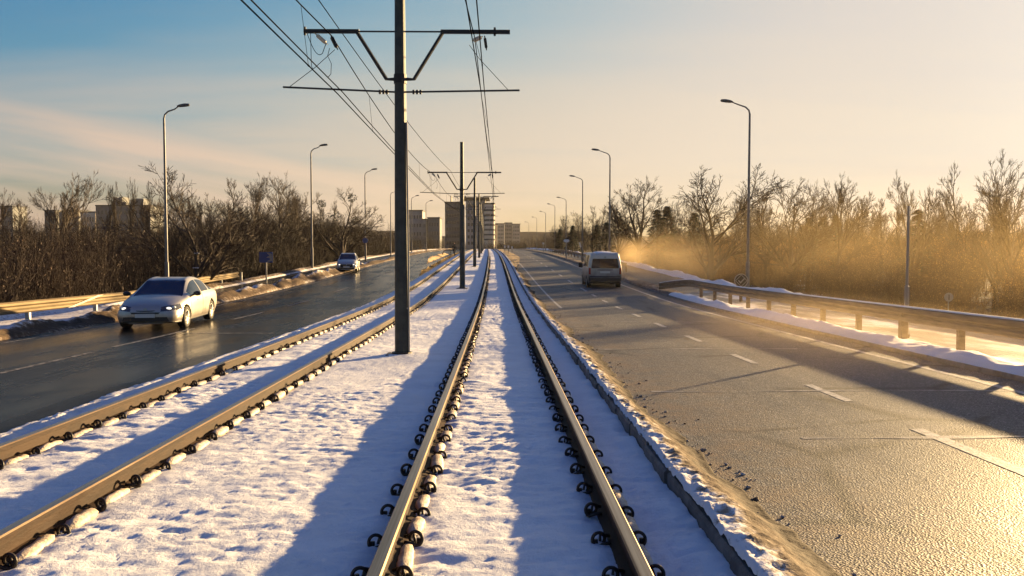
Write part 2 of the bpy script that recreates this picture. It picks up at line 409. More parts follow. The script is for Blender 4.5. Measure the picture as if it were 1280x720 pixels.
cx_ = np.array([p.center.x - px(p.center.y) for p in pv.data.polygons]); cy_ = np.array([p.center.y for p in pv.data.polygons])
pv.data.polygons.foreach_set('material_index', np.where((cx_ > 9.0) & (cx_ < 11.75), np.where(cy_ > 42, 2, 1), np.where((cx_ <= 9.0) & (cy_ > 40), 3, 0)).astype(np.int32))
a = pv.data.attributes.new('dirt', 'FLOAT', 'POINT'); a.data.foreach_set('value', np.full(len(pv.data.vertices), .42, np.float32))
rk = ribbon('kerb', [7.90, 7.905, 7.935], YM, lambda X, Y: np.where(X < 7.903, 0.0, .115) + .004*fbm(Y*3, X*0, 3, 2), M['kerb'], 'structure', smooth=False)

# left verge: snow and mud lumps, then the shaded walk, then a bank
def island(Y): return sstep(31, 36, Y)*sstep(68, 56, Y)
def lvz(X, Y):
    lum = np.exp(-((X + 12.45)/.42)**2)*(.20 + .30*fbm(X*1.5, Y*.9, 41, 4))*(1 + .4*island(Y))
    z = .03 + lum + .03*fbm(X*2, Y*2, 42, 4) + .20*np.exp(-((X + 15.95)/.35)**2)*(1 + .8*fbm(X, Y*.3, 43, 3))
    side = sstep(-13.0, -13.2, X)*sstep(-15.5, -15.3, X)*sstep(33, 36, Y)
    z = z*(1 - side) - .04*side
    z = z*sstep(-11.75, -11.95, X + .12*fbm(Y*.7, X*0, 44, 3)) - .045*(1-sstep(-11.75, -11.95, X + .12*fbm(Y*.7, X*0, 44, 3)))
    return z - .6*sstep(-16.3, -17.2, X)
lv = ribbon('snow_verge', np.concatenate([np.linspace(-17.4, -15.2, 16), np.linspace(-15, -13.3, 7), np.linspace(-13.2, -11.7, 26)]), YM, lvz, M['dirty_snow'], 'structure')
a = lv.data.attributes.new('dirt', 'FLOAT', 'POINT')
co = np.empty(len(lv.data.vertices)*3, np.float32); lv.data.vertices.foreach_get('co', co); co = co.reshape(-1, 3)
lx = co[:,0] - xc(co[:,1])
dv = .10 + .55*np.exp(-((lx + 12.1)/.35)**2) + .35*(lx < -15.6)*(co[:,1] > 40) + .25*fbm(lx*.6, co[:,1]*.3, 45, 3)
a.data.foreach_set('value', dv.astype(np.float32))
ribbon('side_lane', np.linspace(-15.35, -13.1, 4), ysteps((34.5, 60, 1), (60, 140, 2.5), (140, 300, 10)), lambda X, Y: .004 + 0*X, M['asphalt_l'], 'structure')
# dry grass where the verges widen far away
def vw(X, Y): return 1.5 + X*np.clip((Y - 62)/45, 0, 1)*1.6
tag(ribbon('dry_verge', np.linspace(0, 1, 9), ysteps((62, 140, .8), (140, 250, 4)), lambda X, Y: .15 + .12*fbm(X*4, Y*1.1, 51, 4) - .10*(X > .95), M['drygrass'], 'structure', xfun=vw))
def vl(X, Y): return -5.75 - X*np.clip((Y - 62)/35, 0, 1)*np.clip((150 - Y)/30, 0, 1)*1.8
tag(ribbon('dry_verge', np.linspace(0, 1, 9), ysteps((62, 150, .8)), lambda X, Y: .06 + .22*np.sin(np.pi*X)*(1 + fbm(X*4, Y*.8, 52, 4)) - .10*(X > .95), M['drygrass'], 'structure', xfun=vl))

# ------------------------------------------------------------------ painted markings and joints
def strip(name, x0, x1, y0, y1, z, m_, parent, wob=0):
    ys = np.arange(y0, y1 + .01, .5) if y1 - y0 > 1 else np.array([y0, y1])
    return ribbon(name, [x0, x1], ys, lambda X, Y: z + 0*X, m_, None, False, parent)
for k in range(26):                                     # right lane dashes
    y0 = 11.0 + k*4.1 if k < 8 else 11 + 8*4.1 + (k-8)*8
    strip('lane_dash', 4.49, 4.62, y0, y0 + (1.5 if k < 8 else 3), .034, M['paint'], road)
strip('lane_dash', 4.46, 4.62, 6.2, 9.3, .034, M['paint'], road)
strip('edge_line', 7.22, 7.34, 4, 120, .034, M['paint'], road)
strip('edge_line', 2.30, 2.40, 32, 120, .034, M['paint'], road)
for i, (y, x0, x1) in enumerate(((8.75, 3.1, 6.9), (11.9, 2.1, 7.6), (17.6, 2.0, 6.2), (25.2, 2.1, 7.6), (34.5, 2.1, 7.8), (45, 2.1, 7.8), (60, 2.2, 7.8))):
    w = .045 if i else .07; xs = np.linspace(x0, x1, 16)
    j = ribbon('road_joint', xs, np.array([0., 1.]), lambda X, Y: 0*X, M['seam'], None, False, road)
    V = np.array([(x + px(y), y + s*w*(.6+.5*math.sin(x*3+i)) + .03*math.sin(x*1.3+i), pz(y) + .0345) for s in (-1,1) for x in xs], np.float32)
    j.data.vertices.foreach_set('co', V.ravel())
for (y0, y1) in ((9.2, 12.6), (18.6, 23.6), (27.0, 30.5), (34, 38), (44, 48), (54, 58), (64, 68), (76, 80), (90, 94)):
    strip('lane_dash', -8.55, -8.42, y0, y1, -.006, M['paint_l'], roadl)
strip('lane_dash', -8.5, -8.38, 13.6, 18.0, -.006, M['paint_l'], roadl)
strip('edge_line', -11.45, -11.35, 5, 110, -.006, M['paint_l'], roadl)
for (y, x0, x1) in ((22.0, -8.3, -5.9), (40, -11.5, -6), (60, -11.5, -6)):
    strip('road_joint', x0, x1, y, y + .07, -.0055, M['seam'], roadl)

# ------------------------------------------------------------------ rails with clips and pads
RP = [(-.075,-.03),(-.075,.004),(-.016,.025),(-.012,.105),(-.043,.118),(-.043,.155),(-.034,.166),(.034,.166),(.043,.155),(.043,.118),(.012,.105),(.016,.025),(.075,.004),(.075,-.03)]
def rail(x, label):
    ys = ysteps((-6, 60, 1), (60, 150, 2.5), (150, 420, 8)); n = len(RP); V = []
    for y in ys:
        for (a_, b_) in RP: V.append((px(y)+x+a_, y, pz(y)+b_))
    Q = []; mi = []
    for i in range(len(ys)-1):
        for j in range(n-1):
            Q.append((i*n+j, i*n+j+1, (i+1)*n+j+1, (i+1)*n+j)); mi.append(2 if j == 6 else (1 if j in (5, 7) else 0))
    o = raw('rail', V, Q, [M['rust'], M['railtop'], M['railshine']], None, False, mi)
    tag(o, label, 'rail', 'steel tram rails')
    return o
def clip_mesh(flip):
    mb = MB(); s = -1 if flip else 1
    pts = []
    for k in range(22):
        a_ = R(-70) + R(330)*k/21
        pts.append((s*(.135 + .043*math.cos(a_)), -.03 + .055*k/21, .034 + .045*math.sin(a_)))
    mb.tube([(s*.06, -.045, .02), (s*.10, -.035, .012)] + pts + [(s*.115, .05, .05), (s*.05, .06, .03)], .0125, 6)
    mb.tube([(s*.155, .0, -.02), (s*.155, .0, .035)], .017, 6)
    return mb
def pad_mesh(seed, far=False):
    rr = random.Random(seed); mb = MB(); n, m_ = (10, 9) if not far else (6, 4)
    L = .245; b = 0
    for i in range(m_+1):
        t_ = -1 + 2*i/m_
        w = (1 - abs(t_)**3.2)**.5*(1 + .08*rr.uniform(-1,1)) if abs(t_) < 1 else .02
        for j in range(n):
            ph = 2*math.pi*j/n
            mb.v.append((.108 + .056*w*math.cos(ph), t_*L + .03*rr.uniform(-.3,.3),   .022 + .040*w*math.sin(ph) + .006*rr.uniform(-1,1)))
    for i in range(m_):
        for j in range(n): mb.face([i*n+j, (i+1)*n+j, (i+1)*n+(j+1)%n, i*n+(j+1)%n])
    return mb
protoclip = {f: clip_mesh(f).build('clip', M['iron'], None, True) for f in (False, True)}
protopad = [pad_mesh(s).build('pad', M['padsnow'], None, True) for s in range(4)]
def merge(name, objs_at, m_, parent):
    V = []; Fc = []
    for me, loc in objs_at:
        b = len(V); V += [(v.co.x+loc[0], v.co.y+loc[1], v.co.z+loc[2]) for v in me.vertices]
        Fc += [tuple(b+i for i in p.vertices) for p in me.polygons]
    return tag(raw(name, V, Fc, m_, parent, True), kind='stuff')
CLIP0 = 4.35
railobjs = []
for x, lab in ((-4.72, 'rusty steel rail nearest the dark left road'), (-3.22, 'rusty steel rail of the left track, on the tram pole side'),
               (-.75, 'left rail of the straight track in the centre of the picture'), (.75, 'right rail of the centre track, beside the gritty kerb')):
    ro = rail(x, lab); railobjs.append(ro); rest = []; restp = []
    for k in range(175):
        y = CLIP0 + .62*k + (0 if x > -2 else .23); jit = rng.uniform(-.015, .015, 3)
        for fl in (False, True):
            jz = rng.uniform(-.022, .006); loc = (px(y)+x+jit[0]*.5, y+jit[1], pz(y)+jz)
            if k < 50:
                c_ = protoclip[fl].copy(); COL.objects.link(c_); c_.parent = ro; c_.location = loc; c_.rotation_euler = (jit[2]*6, jit[0]*6, jit[1]*8)
            else: rest.append((protoclip[fl].data, loc))
        loc = (px(y)+x, y + .31 + jit[0], pz(y + .31) - .010 + rng.uniform(-.02, .008))
        if x > -2 and rng.random() < .12: continue
        if k < 90:
            c_ = protopad[k % 4].copy(); COL.objects.link(c_); c_.parent = ro; c_.location = loc; c_.scale = (1+jit[1]*10, .92+jit[2]*12, 1+jit[0]*12); c_.rotation_euler = (jit[1]*3, jit[0]*5, jit[2]*4)
        else: restp.append((protopad[k % 4].data, loc))
    merge('clip', rest, M['iron'], ro); merge('pad', restp, M['padsnow'], ro)
for o in list(protoclip.values()) + protopad: bpy.data.objects.remove(o)

# ------------------------------------------------------------------ tram poles
POLE_Y = [16.9, 46.8, 77, 107, 138, 170, 205]
def make_pole():
    t0 = thing('tram_pole', '', 'tram pole')
    MB().tube([(0,0,-.2),(0,0,2),(0,0,5),(0,0,8.0)], [.142,.132,.115,.095], 12).tube([(0,0,7.99),(0,0,8.03)], [.10,.10], 12).build('mast', M['mast'], t0, False)
    MB().bbox(-.32,.30,-.30,.30,-.2,.022,.02).build('footing', M['kerb'], t0)
    MB().tube([(0,0,-.1),(0,0,.06)], [.23,.20], 12).build('base_collar', M['blacksteel'], t0)
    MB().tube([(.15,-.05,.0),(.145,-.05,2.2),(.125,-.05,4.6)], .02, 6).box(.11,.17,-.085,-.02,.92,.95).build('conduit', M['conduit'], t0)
    for s in (-1, 1):
        MB().box(*sorted((s*.80, s*(1.88 if s < 0 else 2.16))), -.04, .04, 6.34, 6.41).tube([(s*1.86,0,6.3),(s*1.86,0,6.46)], .025, 6).build('crossarm', M['blacksteel'], t0)
        MB().tube([(s*.84,0,6.36),(s*.27,0,5.45),(s*.10,0,5.45)], .036, 6).build('brace', M['blacksteel'], t0)
        MB().tube([(s*.10,.0,5.20),(s*(2.30 if s < 0 else 2.35),0,5.24 + (.05 if s < 0 else 0))], .019, 6).build('registration_arm', M['blacksteel'], t0)
        ins = MB()
        for k in range(3): ins.tube([(s*(.24+.07*k),0,5.20),(s*(.28+.07*k),0,5.20)], .045, 8)
        ins.build('insulator', M['blacksteel'], t0)
    MB().tube([(-.80,0,6.375),(.80,0,6.375)], .017, 6).build('tie_rod', M['blacksteel'], t0)
    MB().tube([(0,0,5.36),(0,0,5.54)], .128, 12).build('clamp', M['blacksteel'], t0)
    for (a_, b_, m_, r_) in (((-1.66,0,6.33),(-1.42,.0,6.12),'porcelain',.04), ((-1.36,0,6.31),(-1.22,0,6.02),'blacksteel',.04), ((1.42,-.05,6.18),(1.62,.05,6.30),'porcelain',.045), ((1.66,0,6.30),(1.70,0,6.02),'blacksteel',.03)):
        pA, pB = Vector(a_), Vector(b_)
        MB().tube([pA, pA.lerp(pB,.12), pA.lerp(pB,.2), pA.lerp(pB,.8), pA.lerp(pB,.88), pB], [.012,.012,r_,r_,.012,.012], 8).build('insulator', M[m_], t0)
    MB().tube([(-2.18,0,5.29),(-1.66,0,5.68),(-1.28,0,6.02)], .007, 4).build('stay_wire', M['wire'], t0)
    MB().tube([(2.13,0,5.24),(1.55,0,5.86),(1.36,0,6.12)], .007, 4).build('stay_wire', M['wire'], t0)
    lp = [(-1.82 + .30*k/10, 0, 6.34 - .42*math.sin(math.pi*min(1, (k/10)*.62+.0))) for k in range(11)]
    MB().tube(lp + [(-1.45,0,6.14)], .008, 4).tube([(-1.75,0,6.34),(-1.74,0,5.7),(-1.70,0,5.62)], .007, 4).tube([(-1.38,0,6.05),(-1.42,0,5.9),(-1.35,0,5.75),(-1.36,0,5.55),(-1.42,0,5.48)], .007, 4).build('jumper_wire', M['wire'], t0)
    return t0
pp = make_pole()
plab = ['tall grey tram pole standing closest in the snow, cut by the top of the picture', 'second grey tram pole, its tip and both cross-arms in full view',
        'third tram pole, half hidden behind the second one', 'fourth tram pole in front of the grey office block', 'fifth tram pole far down the line',
        'sixth small tram pole far down the line', 'farthest tiny tram pole before the buildings']
for i, y in enumerate(POLE_Y):
    o = pp if i == 0 else dup(pp)
    o.location = (px(y) - 1.99, y, pz(y)); o['label'] = plab[i]; o['group'] = 'tram poles between the two tracks'
    if i > 1: o.rotation_euler = (0, R(.3*math.sin(i)), 0)
# overhead wires
HY = [-13.5] + POLE_Y + [240, 300]
def hbase(y): return pz(y) if y > 0 else .12
def wire_path(xf, h, sag):
    P = []
    for i in range(len(HY)-1):
        a_, b_ = HY[i], HY[i+1]; xa, xb = xf[min(i, len(xf)-1)], xf[min(i+1, len(xf)-1)]
        n = 12
        for k in range(n + (i == len(HY)-2)):
            u = k/n; y = a_ + (b_-a_)*u
            P.append((px(y) + xa + (xb-xa)*u, y, hbase(a_)*(1-u) + hbase(b_)*u + h - sag*4*u*(1-u)))
    return P
def wire(name, label, xf, h, sag, r, drop=None):
    P = wire_path(xf, h, sag)
    o = MB().tube(P, r, 4, False).build(name, M['wire'], None); tag(o, label, 'overhead wire', 'overhead tram wires')
    if drop:
        Q = wire_path(*drop)
        for i in range(2, 60, 3):
            if i % 12 == 0: continue
            MB().tube([P[i], Q[i]], .005, 3).tube([(Q[i][0], Q[i][1]-.06, Q[i][2]), (Q[i][0], Q[i][1]+.06, Q[i][2])], .015, 4).build('dropper', M['wire'], o)
    return o
cr = ([-.35,-.33,-.22,-.3,-.2,-.3], 5.18, .05); cr2 = ([-.72,-.40,-.30,-.35,-.25], 5.20, .10)
cl = ([-3.35,-3.22,-3.5,-3.6,-3.7], 5.16, .05); cl2 = ([-3.22,-3.12,-3.45,-3.55,-3.65], 5.19, .07)
wire('contact_wire', 'lower contact wire over the centre track, rightmost at the top edge of the picture', *cr, .011)
wire('contact_wire', 'lower contact wire over the centre track, middle one of the right bundle', *cr2, .010)
wire('catenary_wire', 'upper sagging carrier wire with droppers over the centre track', [-1.25,-.52,-.28,-.32,-.25], 6.25, .45, .011, cr)
wire('contact_wire', 'lower contact wire over the left track, leftmost at the top edge of the picture', *cl, .011)
wire('contact_wire', 'lower contact wire over the left track, running just right of its twin', *cl2, .010)
wire('catenary_wire', 'upper sagging carrier wire with droppers over the left track', [-3.62,-3.32,-3.5,-3.6,-3.7], 6.28, .45, .011, cl)
wire('feeder_wire', 'highest thin feeder wire crossing behind the nearest tram pole', [-2.75,-3.2,-2.6,-2.6,-2.6], 6.45, .22, .009)

# ------------------------------------------------------------------ street lamps
def make_lamp(side, h, arm):
    t0 = thing('street_lamp', '', 'street lamp')
    MB().tube([(0,0,-.3),(0,0,1.6),(0,0,1.65),(0,0,h-.4)], [.105,.10,.075,.05], 8).build('mast', M['lampgrey'], t0)
    pts = [(0,0,h-.42),(side*.05,0,h-.22),(side*.22,0,h-.06),(side*.55,0,h+.05),(side*arm,0,h+.20)]
    MB().tube(pts, [.045,.042,.04,.035,.03], 6).build('arm', M['lampgrey'], t0)
    hd = MB().tube([(side*(arm-.08),0,h+.20),(side*(arm+.05),0,h+.22),(side*(arm+.3),0,h+.255),(side*(arm+.52),0,h+.27),(side*(arm+.56),0,h+.27)], [.035,.075,.09,.07,.02], 8)
    hd.build('lamp_head', M['lampdark'], t0)
    return t0
L1 = make_lamp(1, 9.3, .75); L2 = make_lamp(-1, 9.6, .95)
# x, base distance, picture row of the top
left = [(211, 41.5, 138, 'tall grey street lamp at the left, rising behind the silver sedan'), (391, 72, 185, 'street lamp in front of the tall left trees, left of the far oncoming car'),
        (457.5, 98, 214, 'third left street lamp, with a round plate on its mast, right of the oncoming car'), (489, 126, 240, 'left street lamp just left of the closest tram pole'),
        (515, 150, 246, 'distant left street lamp just right of the closest tram pole'), (533, 185, 252, 'small distant street lamp before the grey office block')]
right = [(936, 41.5, 131, 'tallest street lamp, over the right guard rail'), (762, 68, 190, 'street lamp rising right behind the van'), (728, 85, 222, 'street lamp just left of the van'),
         (707.5, 112, 248, 'fourth right street lamp, left of the round white sign'), (693.5, 140, 256, 'fifth right street lamp, small'), (682, 172, 265, 'sixth right street lamp, tiny before the dark trees'),
         (671, 215, 272, 'seventh right street lamp, tiny and far'), (661, 262, 278, 'farthest tiny street lamp on the right')]
used = set()
for src, lst, grp, h0 in ((L1, left, 'street lamps along the left road', 9.3), (L2, right, 'street lamps along the right road', 9.6)):
    for (x, d, yt, lab) in lst:
        o = src if src not in used else dup(src); used.add(src)
        zb = pz(d) + .05; o.location = (at(x, d), d, zb); s = (zt(yt, d) - zb)/(h0 + .1)
        o.scale = (max(.85, s), max(.85, s), s); o['label'] = lab; o['group'] = grp
t3 = [o for o in bpy.data.objects if o.get('label', '').startswith('third left')][0]
s3 = t3.scale.z
MB().tube([(0,-.13,2.0),(0,-.16,2.0)], .30, 14).build('round_plate', M['blue'], t3)

# ------------------------------------------------------------------ guard rails
def right_guard():
    t0 = thing('guard_rail', 'long brown box-section guard rail on posts along the right road', 'guard rail', (0,0,0))
    ys = list(np.arange(6.0, 38.51, .5)); P = [(8.95 + px(y), y, pz(y) + .13) for y in ys]
    # flared and lowered far end
    for k in range(1, 9):
        u = k/8; y = 38.5 + 3.6*u; P.append((8.95 + px(y) - .9*u*u, y, pz(y) + .13 - .30*u*u))
    def prof_beam(poly, name, m_):
        n = len(poly); V = []; Q = []
        for (x, y, z) in P:
            for (a_, b_) in poly: V.append((x+a_, y, z+b_))
        for i in range(len(P)-1):
            for j in range(n): Q.append((i*n+j, i*n+(j+1)%n, (i+1)*n+(j+1)%n, (i+1)*n+j))
        Q.append(tuple(range(n-1, -1, -1))); Q.append(tuple((len(P)-1)*n + j for j in range(n)))
        return raw(name, V, Q, m_, t0)
    prof_beam([(-.055,.40),(-.075,.425),(-.075,.50),(-.045,.53),(-.045,.57),(-.075,.60),(-.075,.69),(-.05,.715),(.05,.715),(.05,.40)], 'beam', M['guard'])
    V = []
    prof_beam([(-.05,.717),(.048,.717),(.045,.735),(.01,.748),(-.035,.742)], 'snow_cap', M['snow'])
    for k in range(14):
        y = 7.0 + 2.34*k
        wide = k == 5
        MB().bbox(8.90+px(y)+(.0 if not wide else -.02), 9.03+px(y), y-(.055 if not wide else .08), y+(.055 if not wide else .08), pz(y)-.1, pz(y)+.13+.62, .008).build('post', M['guard'], t0)
    return t0
right_guard()
# thin pole bolted at the guard rail
y = 18.9
tp = thing('slender_pole', 'slender pale pole rising from the guard rail in front of the golden bushes', 'pole', (9.12+px(y), y, pz(y)+.1))
MB().tube([(0,0,-.1),(0,0,1.2),(0,0,1.22),(0,0,3.0)], [.055,.05,.032,.024], 8).build('shaft', M['palepole'], tp)
MB().tube([(0,0,-.05),(0,0,.12)], .08, 8).build('foot_sleeve', M['guard'], tp)
# far right guard rail beyond the side road
t0 = thing('guard_rail', 'distant low rail along the snowy right edge, beyond the van', 'guard rail')
ys = np.arange(64, 150, 2.); b = MB()
for z0, z1, nm in ((.55,.80,'beam'),):
    P = [(9.75 + px(y), y, pz(y)) for y in ys]
    mb = MB()
    for i, p in enumerate(P):
        for (a_, b_) in ((-.05,z0),(-.05,z1),(.05,z1),(.05,z0)): mb.v.append((p[0]+a_, p[1], p[2]+b_))
    for i in range(len(P)-1):
        for j in range(4): mb.face([i*4+j, i*4+(j+1)%4, i*4+4+(j+1)%4, i*4+4+j])
    mb.face((3,2,1,0)); mb.face([len(mb.v)-4+j for j in range(4)]); mb.build(nm, M['guard'], t0)
for y in np.arange(64, 150, 4.):
    MB().box(9.75+px(y)-.04, 9.75+px(y)+.045, y-.06, y+.06, pz(y)-.1, pz(y)+.6).build('post', M['guard'], t0)
# left guard rail: W-beam with yellow sunlight put into its colour, traced in plan
def gx_l(y): return np.interp(y, [5, 24, 31, 38, 45, 52], [-13.75, -13.6, -13.5, -14.6, -15.7, -15.8])
t0 = thing('guard_rail', 'yellowish W-beam guard rail along the left road, behind the silver sedan', 'guard rail')
ys = list(np.arange(5, 52.01, .6)); WP = [(.0,.36),(.055,.40),(.055,.45),(.0,.50),(.0,.55),(.055,.60),(.055,.66),(.0,.70),(-.02,.70),(-.02,.36)]
mb = MB(); n = len(WP)
for y in ys:
    for (a_, b_) in WP: mb.v.append((float(gx_l(y))+a_+px(y), y, pz(y)+b_+.02))
for i in range(len(ys)-1):
    for j in range(n): mb.face([i*n+j, i*n+(j+1)%n, (i+1)*n+(j+1)%n, (i+1)*n+j])
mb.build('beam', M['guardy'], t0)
mb = MB()
for y in ys:
    w = .02*math.sin(y*1.7)*.5
    for (a_, b_) in ((-.03,.722),(.045,.705),(.03,.75+w),(-.02,.755+w)): mb.v.append((float(gx_l(y))+a_+px(y), y, pz(y)+b_+.02))
for i in range(len(ys)-1):
    for j in range(4): mb.face([i*4+j, i*4+(j+1)%4, i*4+4+(j+1)%4, i*4+4+j])
mb.build('snow_cap', M['padsnow'], t0)
for k in range(12):
    y = 8.7 + 4.0*k
    x = float(gx_l(y)) + px(y)
    MB().box(x-.14, x-.022, y-.05, y+.05, pz(y)-.1, pz(y)+.66).build('post', M['galv'], t0)
y = 27.6; x = float(gx_l(y)) + px(y)
tag(MB().prism([(x+.062,0),(x+.075,0),(x+.075,1),(x+.062,1)], 'y', 0, 1).build('reflector_strip', M['green'], t0))
o = t0.children[-1]; V = np.array([(x+.066+dx, yy, pz(yy)+zz) for dx in (0,.012) for (yy, zz) in ((26.6,.40),(27.0,.40),(29.0,.70),(28.6,.70))], np.float32)
o.data.clear_geometry(); o.data.from_pydata([tuple(v) for v in V], [], [(3,2,1,0),(4,5,6,7),(0,1,5,4),(1,2,6,5),(2,3,7,6),(3,0,4,7)])

# ------------------------------------------------------------------ signs and small street furniture
def post(p, h, r=.035, m_='galv'): return MB().tube([(0,0,-.3),(0,0,h)], r, 8).build('post', M[m_], p)
d = 50; x = at(334, d)
s = thing('direction_sign', 'blue sign board with a pale arrow on a thin post by the left road', 'road sign', (x, d, pz(d)))
post(s, zt(328, d) - pz(d), .045)
z0, z1 = zt(328, d) - pz(d), zt(315, d) - pz(d)
MB().bbox(-.40, .40, -.03, .0, z0, z1, .012).build('board', M['blue'], s)
zc = (z0+z1)/2
MB().prism([(.05,zc+.24),(.14,zc+.26),(.34,zc+.20),(.36,zc-.22),(.12,zc-.26),(.06,zc-.23),(.24,zc-.14),(.22,zc-.04),(.02,zc-.02),(.20,zc+.10)], 'y', -.036, -.031).build('arrow_mark', M['conduit'], s)
d = 34.5; x = at(928, d); zc = zt(351, d) - pz(d)
s = thing('round_sign', 'round sign with a diamond and a tick, above the guard rail at the right lamp', 'road sign', (x, d, pz(d)+.1))
zc -= .1
MB().box(-.06, .06, -.0, .06, -.3, zc-.36).build('post', M['guard'], s)
def ring(c, r0, r1, y0, y1, n=28):
    mb = MB()
    for k in range(n):
        a0 = 2*math.pi*k/n
        for rr_, yy in ((r0,y0),(r1,y0),(r1,y1),(r0,y1)): mb.v.append((c[0]+rr_*math.cos(a0), yy, c[1]+rr_*math.sin(a0)))
    for k in range(n):
        for j in range(4): mb.face([k*4+j, k*4+(j+1)%4, ((k+1)%n)*4+(j+1)%4, ((k+1)%n)*4+j])
    return mb
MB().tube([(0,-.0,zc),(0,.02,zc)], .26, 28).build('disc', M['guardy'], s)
ring((0,zc), .255, .285, -.012, .022).build('rim', M['signtan'], s)
mb = MB(); q = [(0,.235),(.235,0),(0,-.235),(-.235,0)]
for i in range(4):
    a_, b_ = q[i], q[(i+1)%4]; mb.tube([(a_[0], -.008, zc+a_[1]), (b_[0], -.008, zc+b_[1])], .014, 4)
mb.build('diamond_mark', M['signtan'], s)
MB().prism([(-.13,zc+.0),(-.03,zc-.12),(.17,zc+.10),(.13,zc+.13),(-.03,zc-.05),(-.10,zc+.03)], 'y', -.012, -.004).build('tick_mark', M['signtan'], s)
d = 32; x = at(1191, d); zc = zt(372, d) - pz(d)
s = thing('marker_disc', 'small pale marker disc on a stake before the golden bushes at right', 'marker', (x, d, pz(d)))
post(s, zc-.1, .02); MB().tube([(0,-.03,zc),(0,.0,zc)], .17, 18).build('disc', M['signtan'], s); MB().box(-.02,.02,-.036,-.031,zc-.1,zc+.1).build('bar_mark', M['guard'], s)
d = 98; x = at(708, d); zc = zt(301, d) - pz(d)
s = thing('round_sign', 'pale oval sign on a post left of the van, under the street lamps', 'road sign', (x, d, pz(d)+.1))
post(s, zc, .06); MB().ell((0,-.08,zc-.1), (.34,.03,.2), 16, 8).build('plate', M['white'], s); MB().box(-.14,.2,-.1,.02,zc+.06,zc+.17).build('cap', M['black'], s)
d = 140; x = at(679, d); zc = zt(305, d) - pz(d)
s = thing('small_sign', 'tiny white sign on a post far along the right road', 'road sign', (x, d, pz(d)+.1)); post(s, zc, .05); MB().bbox(-.16,.16,-.07,-.04,zc-.16,zc+.16,.02).build('plate', M['white'], s)
d = 60; x = at(734.5, d)
s = thing('leaning_marker', 'short white marker leaning against the dark bushes, left of the van', 'marker', (x, d, pz(d)+.1)); s.rotation_euler = (0, R(-14), 0)
MB().tube([(0,0,-.3),(0,0,zt(311, d)-pz(d))], .022, 6).build('stake', M['blacksteel'], s); z0 = zt(310, d)-pz(d); MB().bbox(-.04,.04,-.05,.0,z0,z0+.36,.01).build('reflector', M['white'], s)
# stop furniture on the far dry verge
for (xp, d, ys_, lab) in ((631, 150, 309, 'leftmost small white plate on a post past the dry verge'), (635.5, 140, 309, 'middle white plate on a dark post past the dry verge'), (640, 150, 310, 'rightmost small white plate past the dry verge')):
    s = thing('stop_sign_post', lab, 'sign', (at(xp, d), d, pz(d)+.05), 0, 'white plates at the far verge'); zc = zt(ys_, d) - pz(d)
    post(s, zc, .04, 'blacksteel'); MB().bbox(-.13,.13,-.06,-.03,zc-.2,zc+.25,.02).build('plate', M['white'], s)
# bent hoop and a walker on the far left verge
d = 118; s = thing('hoop_barrier', 'black bent hoop barrier at the far left verge beside a walker', 'barrier', (at(560, d), d, pz(d)+.05))
hp = [(-.75,0,-.2),(-.72,0,.35),(-.55,0,.62),(-.2,0,.78),(.3,0,.8),(.8,0,.75),(.95,0,.5),(.98,0,-.2)]
MB().tube(hp, .07, 8).build('tube', M['black'], s); MB().tube([(.35,0,.8),(.4,0,-.2)], .05, 6).build('leg', M['black'], s)
def person(loc, rz):
    V = [(0,0,.92),(0,0,1.12),(0,.0,1.38),(0,.01,1.5),(0,.02,1.64),(0,.02,1.76),
         (.10,0,.88),(.12,.12,.5),(.12,-.02,.1),(.12,.12,.04),(-.10,0,.88),(-.12,-.10,.5),(-.12,-.30,.12),(-.12,-.22,.04),
         (.2,0,1.4),(.26,-.06,1.12),(.27,.06,.88),(.27,.1,.80),(-.2,0,1.4),(-.26,.06,1.12),(-.27,.16,.90),(-.27,.2,.82)]
    E = [(0,1),(1,2),(2,3),(3,4),(4,5),(0,6),(6,7),(7,8),(8,9),(0,10),(10,11),(11,12),(12,13),(2,14),(14,15),(15,16),(16,17),(2,18),(18,19),(19,20),(20,21)]
    rad = [.15,.14,.17,.06,.10,.08,.10,.08,.055,.05,.10,.08,.055,.05,.08,.06,.05,.045,.08,.06,.05,.045]
    me = bpy.data.meshes.new('person'); me.from_pydata(V, E, [])
    me.materials.append(M['coat'])
    o = bpy.data.objects.new('person', me); COL.objects.link(o); o.location = loc; o.rotation_euler = (0,0,rz)
    o.modifiers.new('skin', 'SKIN')
    for i, v in enumerate(me.skin_vertices[0].data): v.radius = (rad[i], rad[i]); v.use_root = (i == 0)
    o.modifiers.new('sub', 'SUBSURF').render_levels = 2
    tag(o, 'person in dark winter clothes walking by the far left verge', 'person')
    MB().ell((0,-.035,1.70), (.075,.06,.10), 10, 8).build('face', M['skin'], o, True)
    MB().ell((0,.03,1.78), (.098,.105,.075), 10, 8).build('hat', M['coat'], o, True)
d = 112; person((at(568, d), d, pz(d)+.06), R(40))

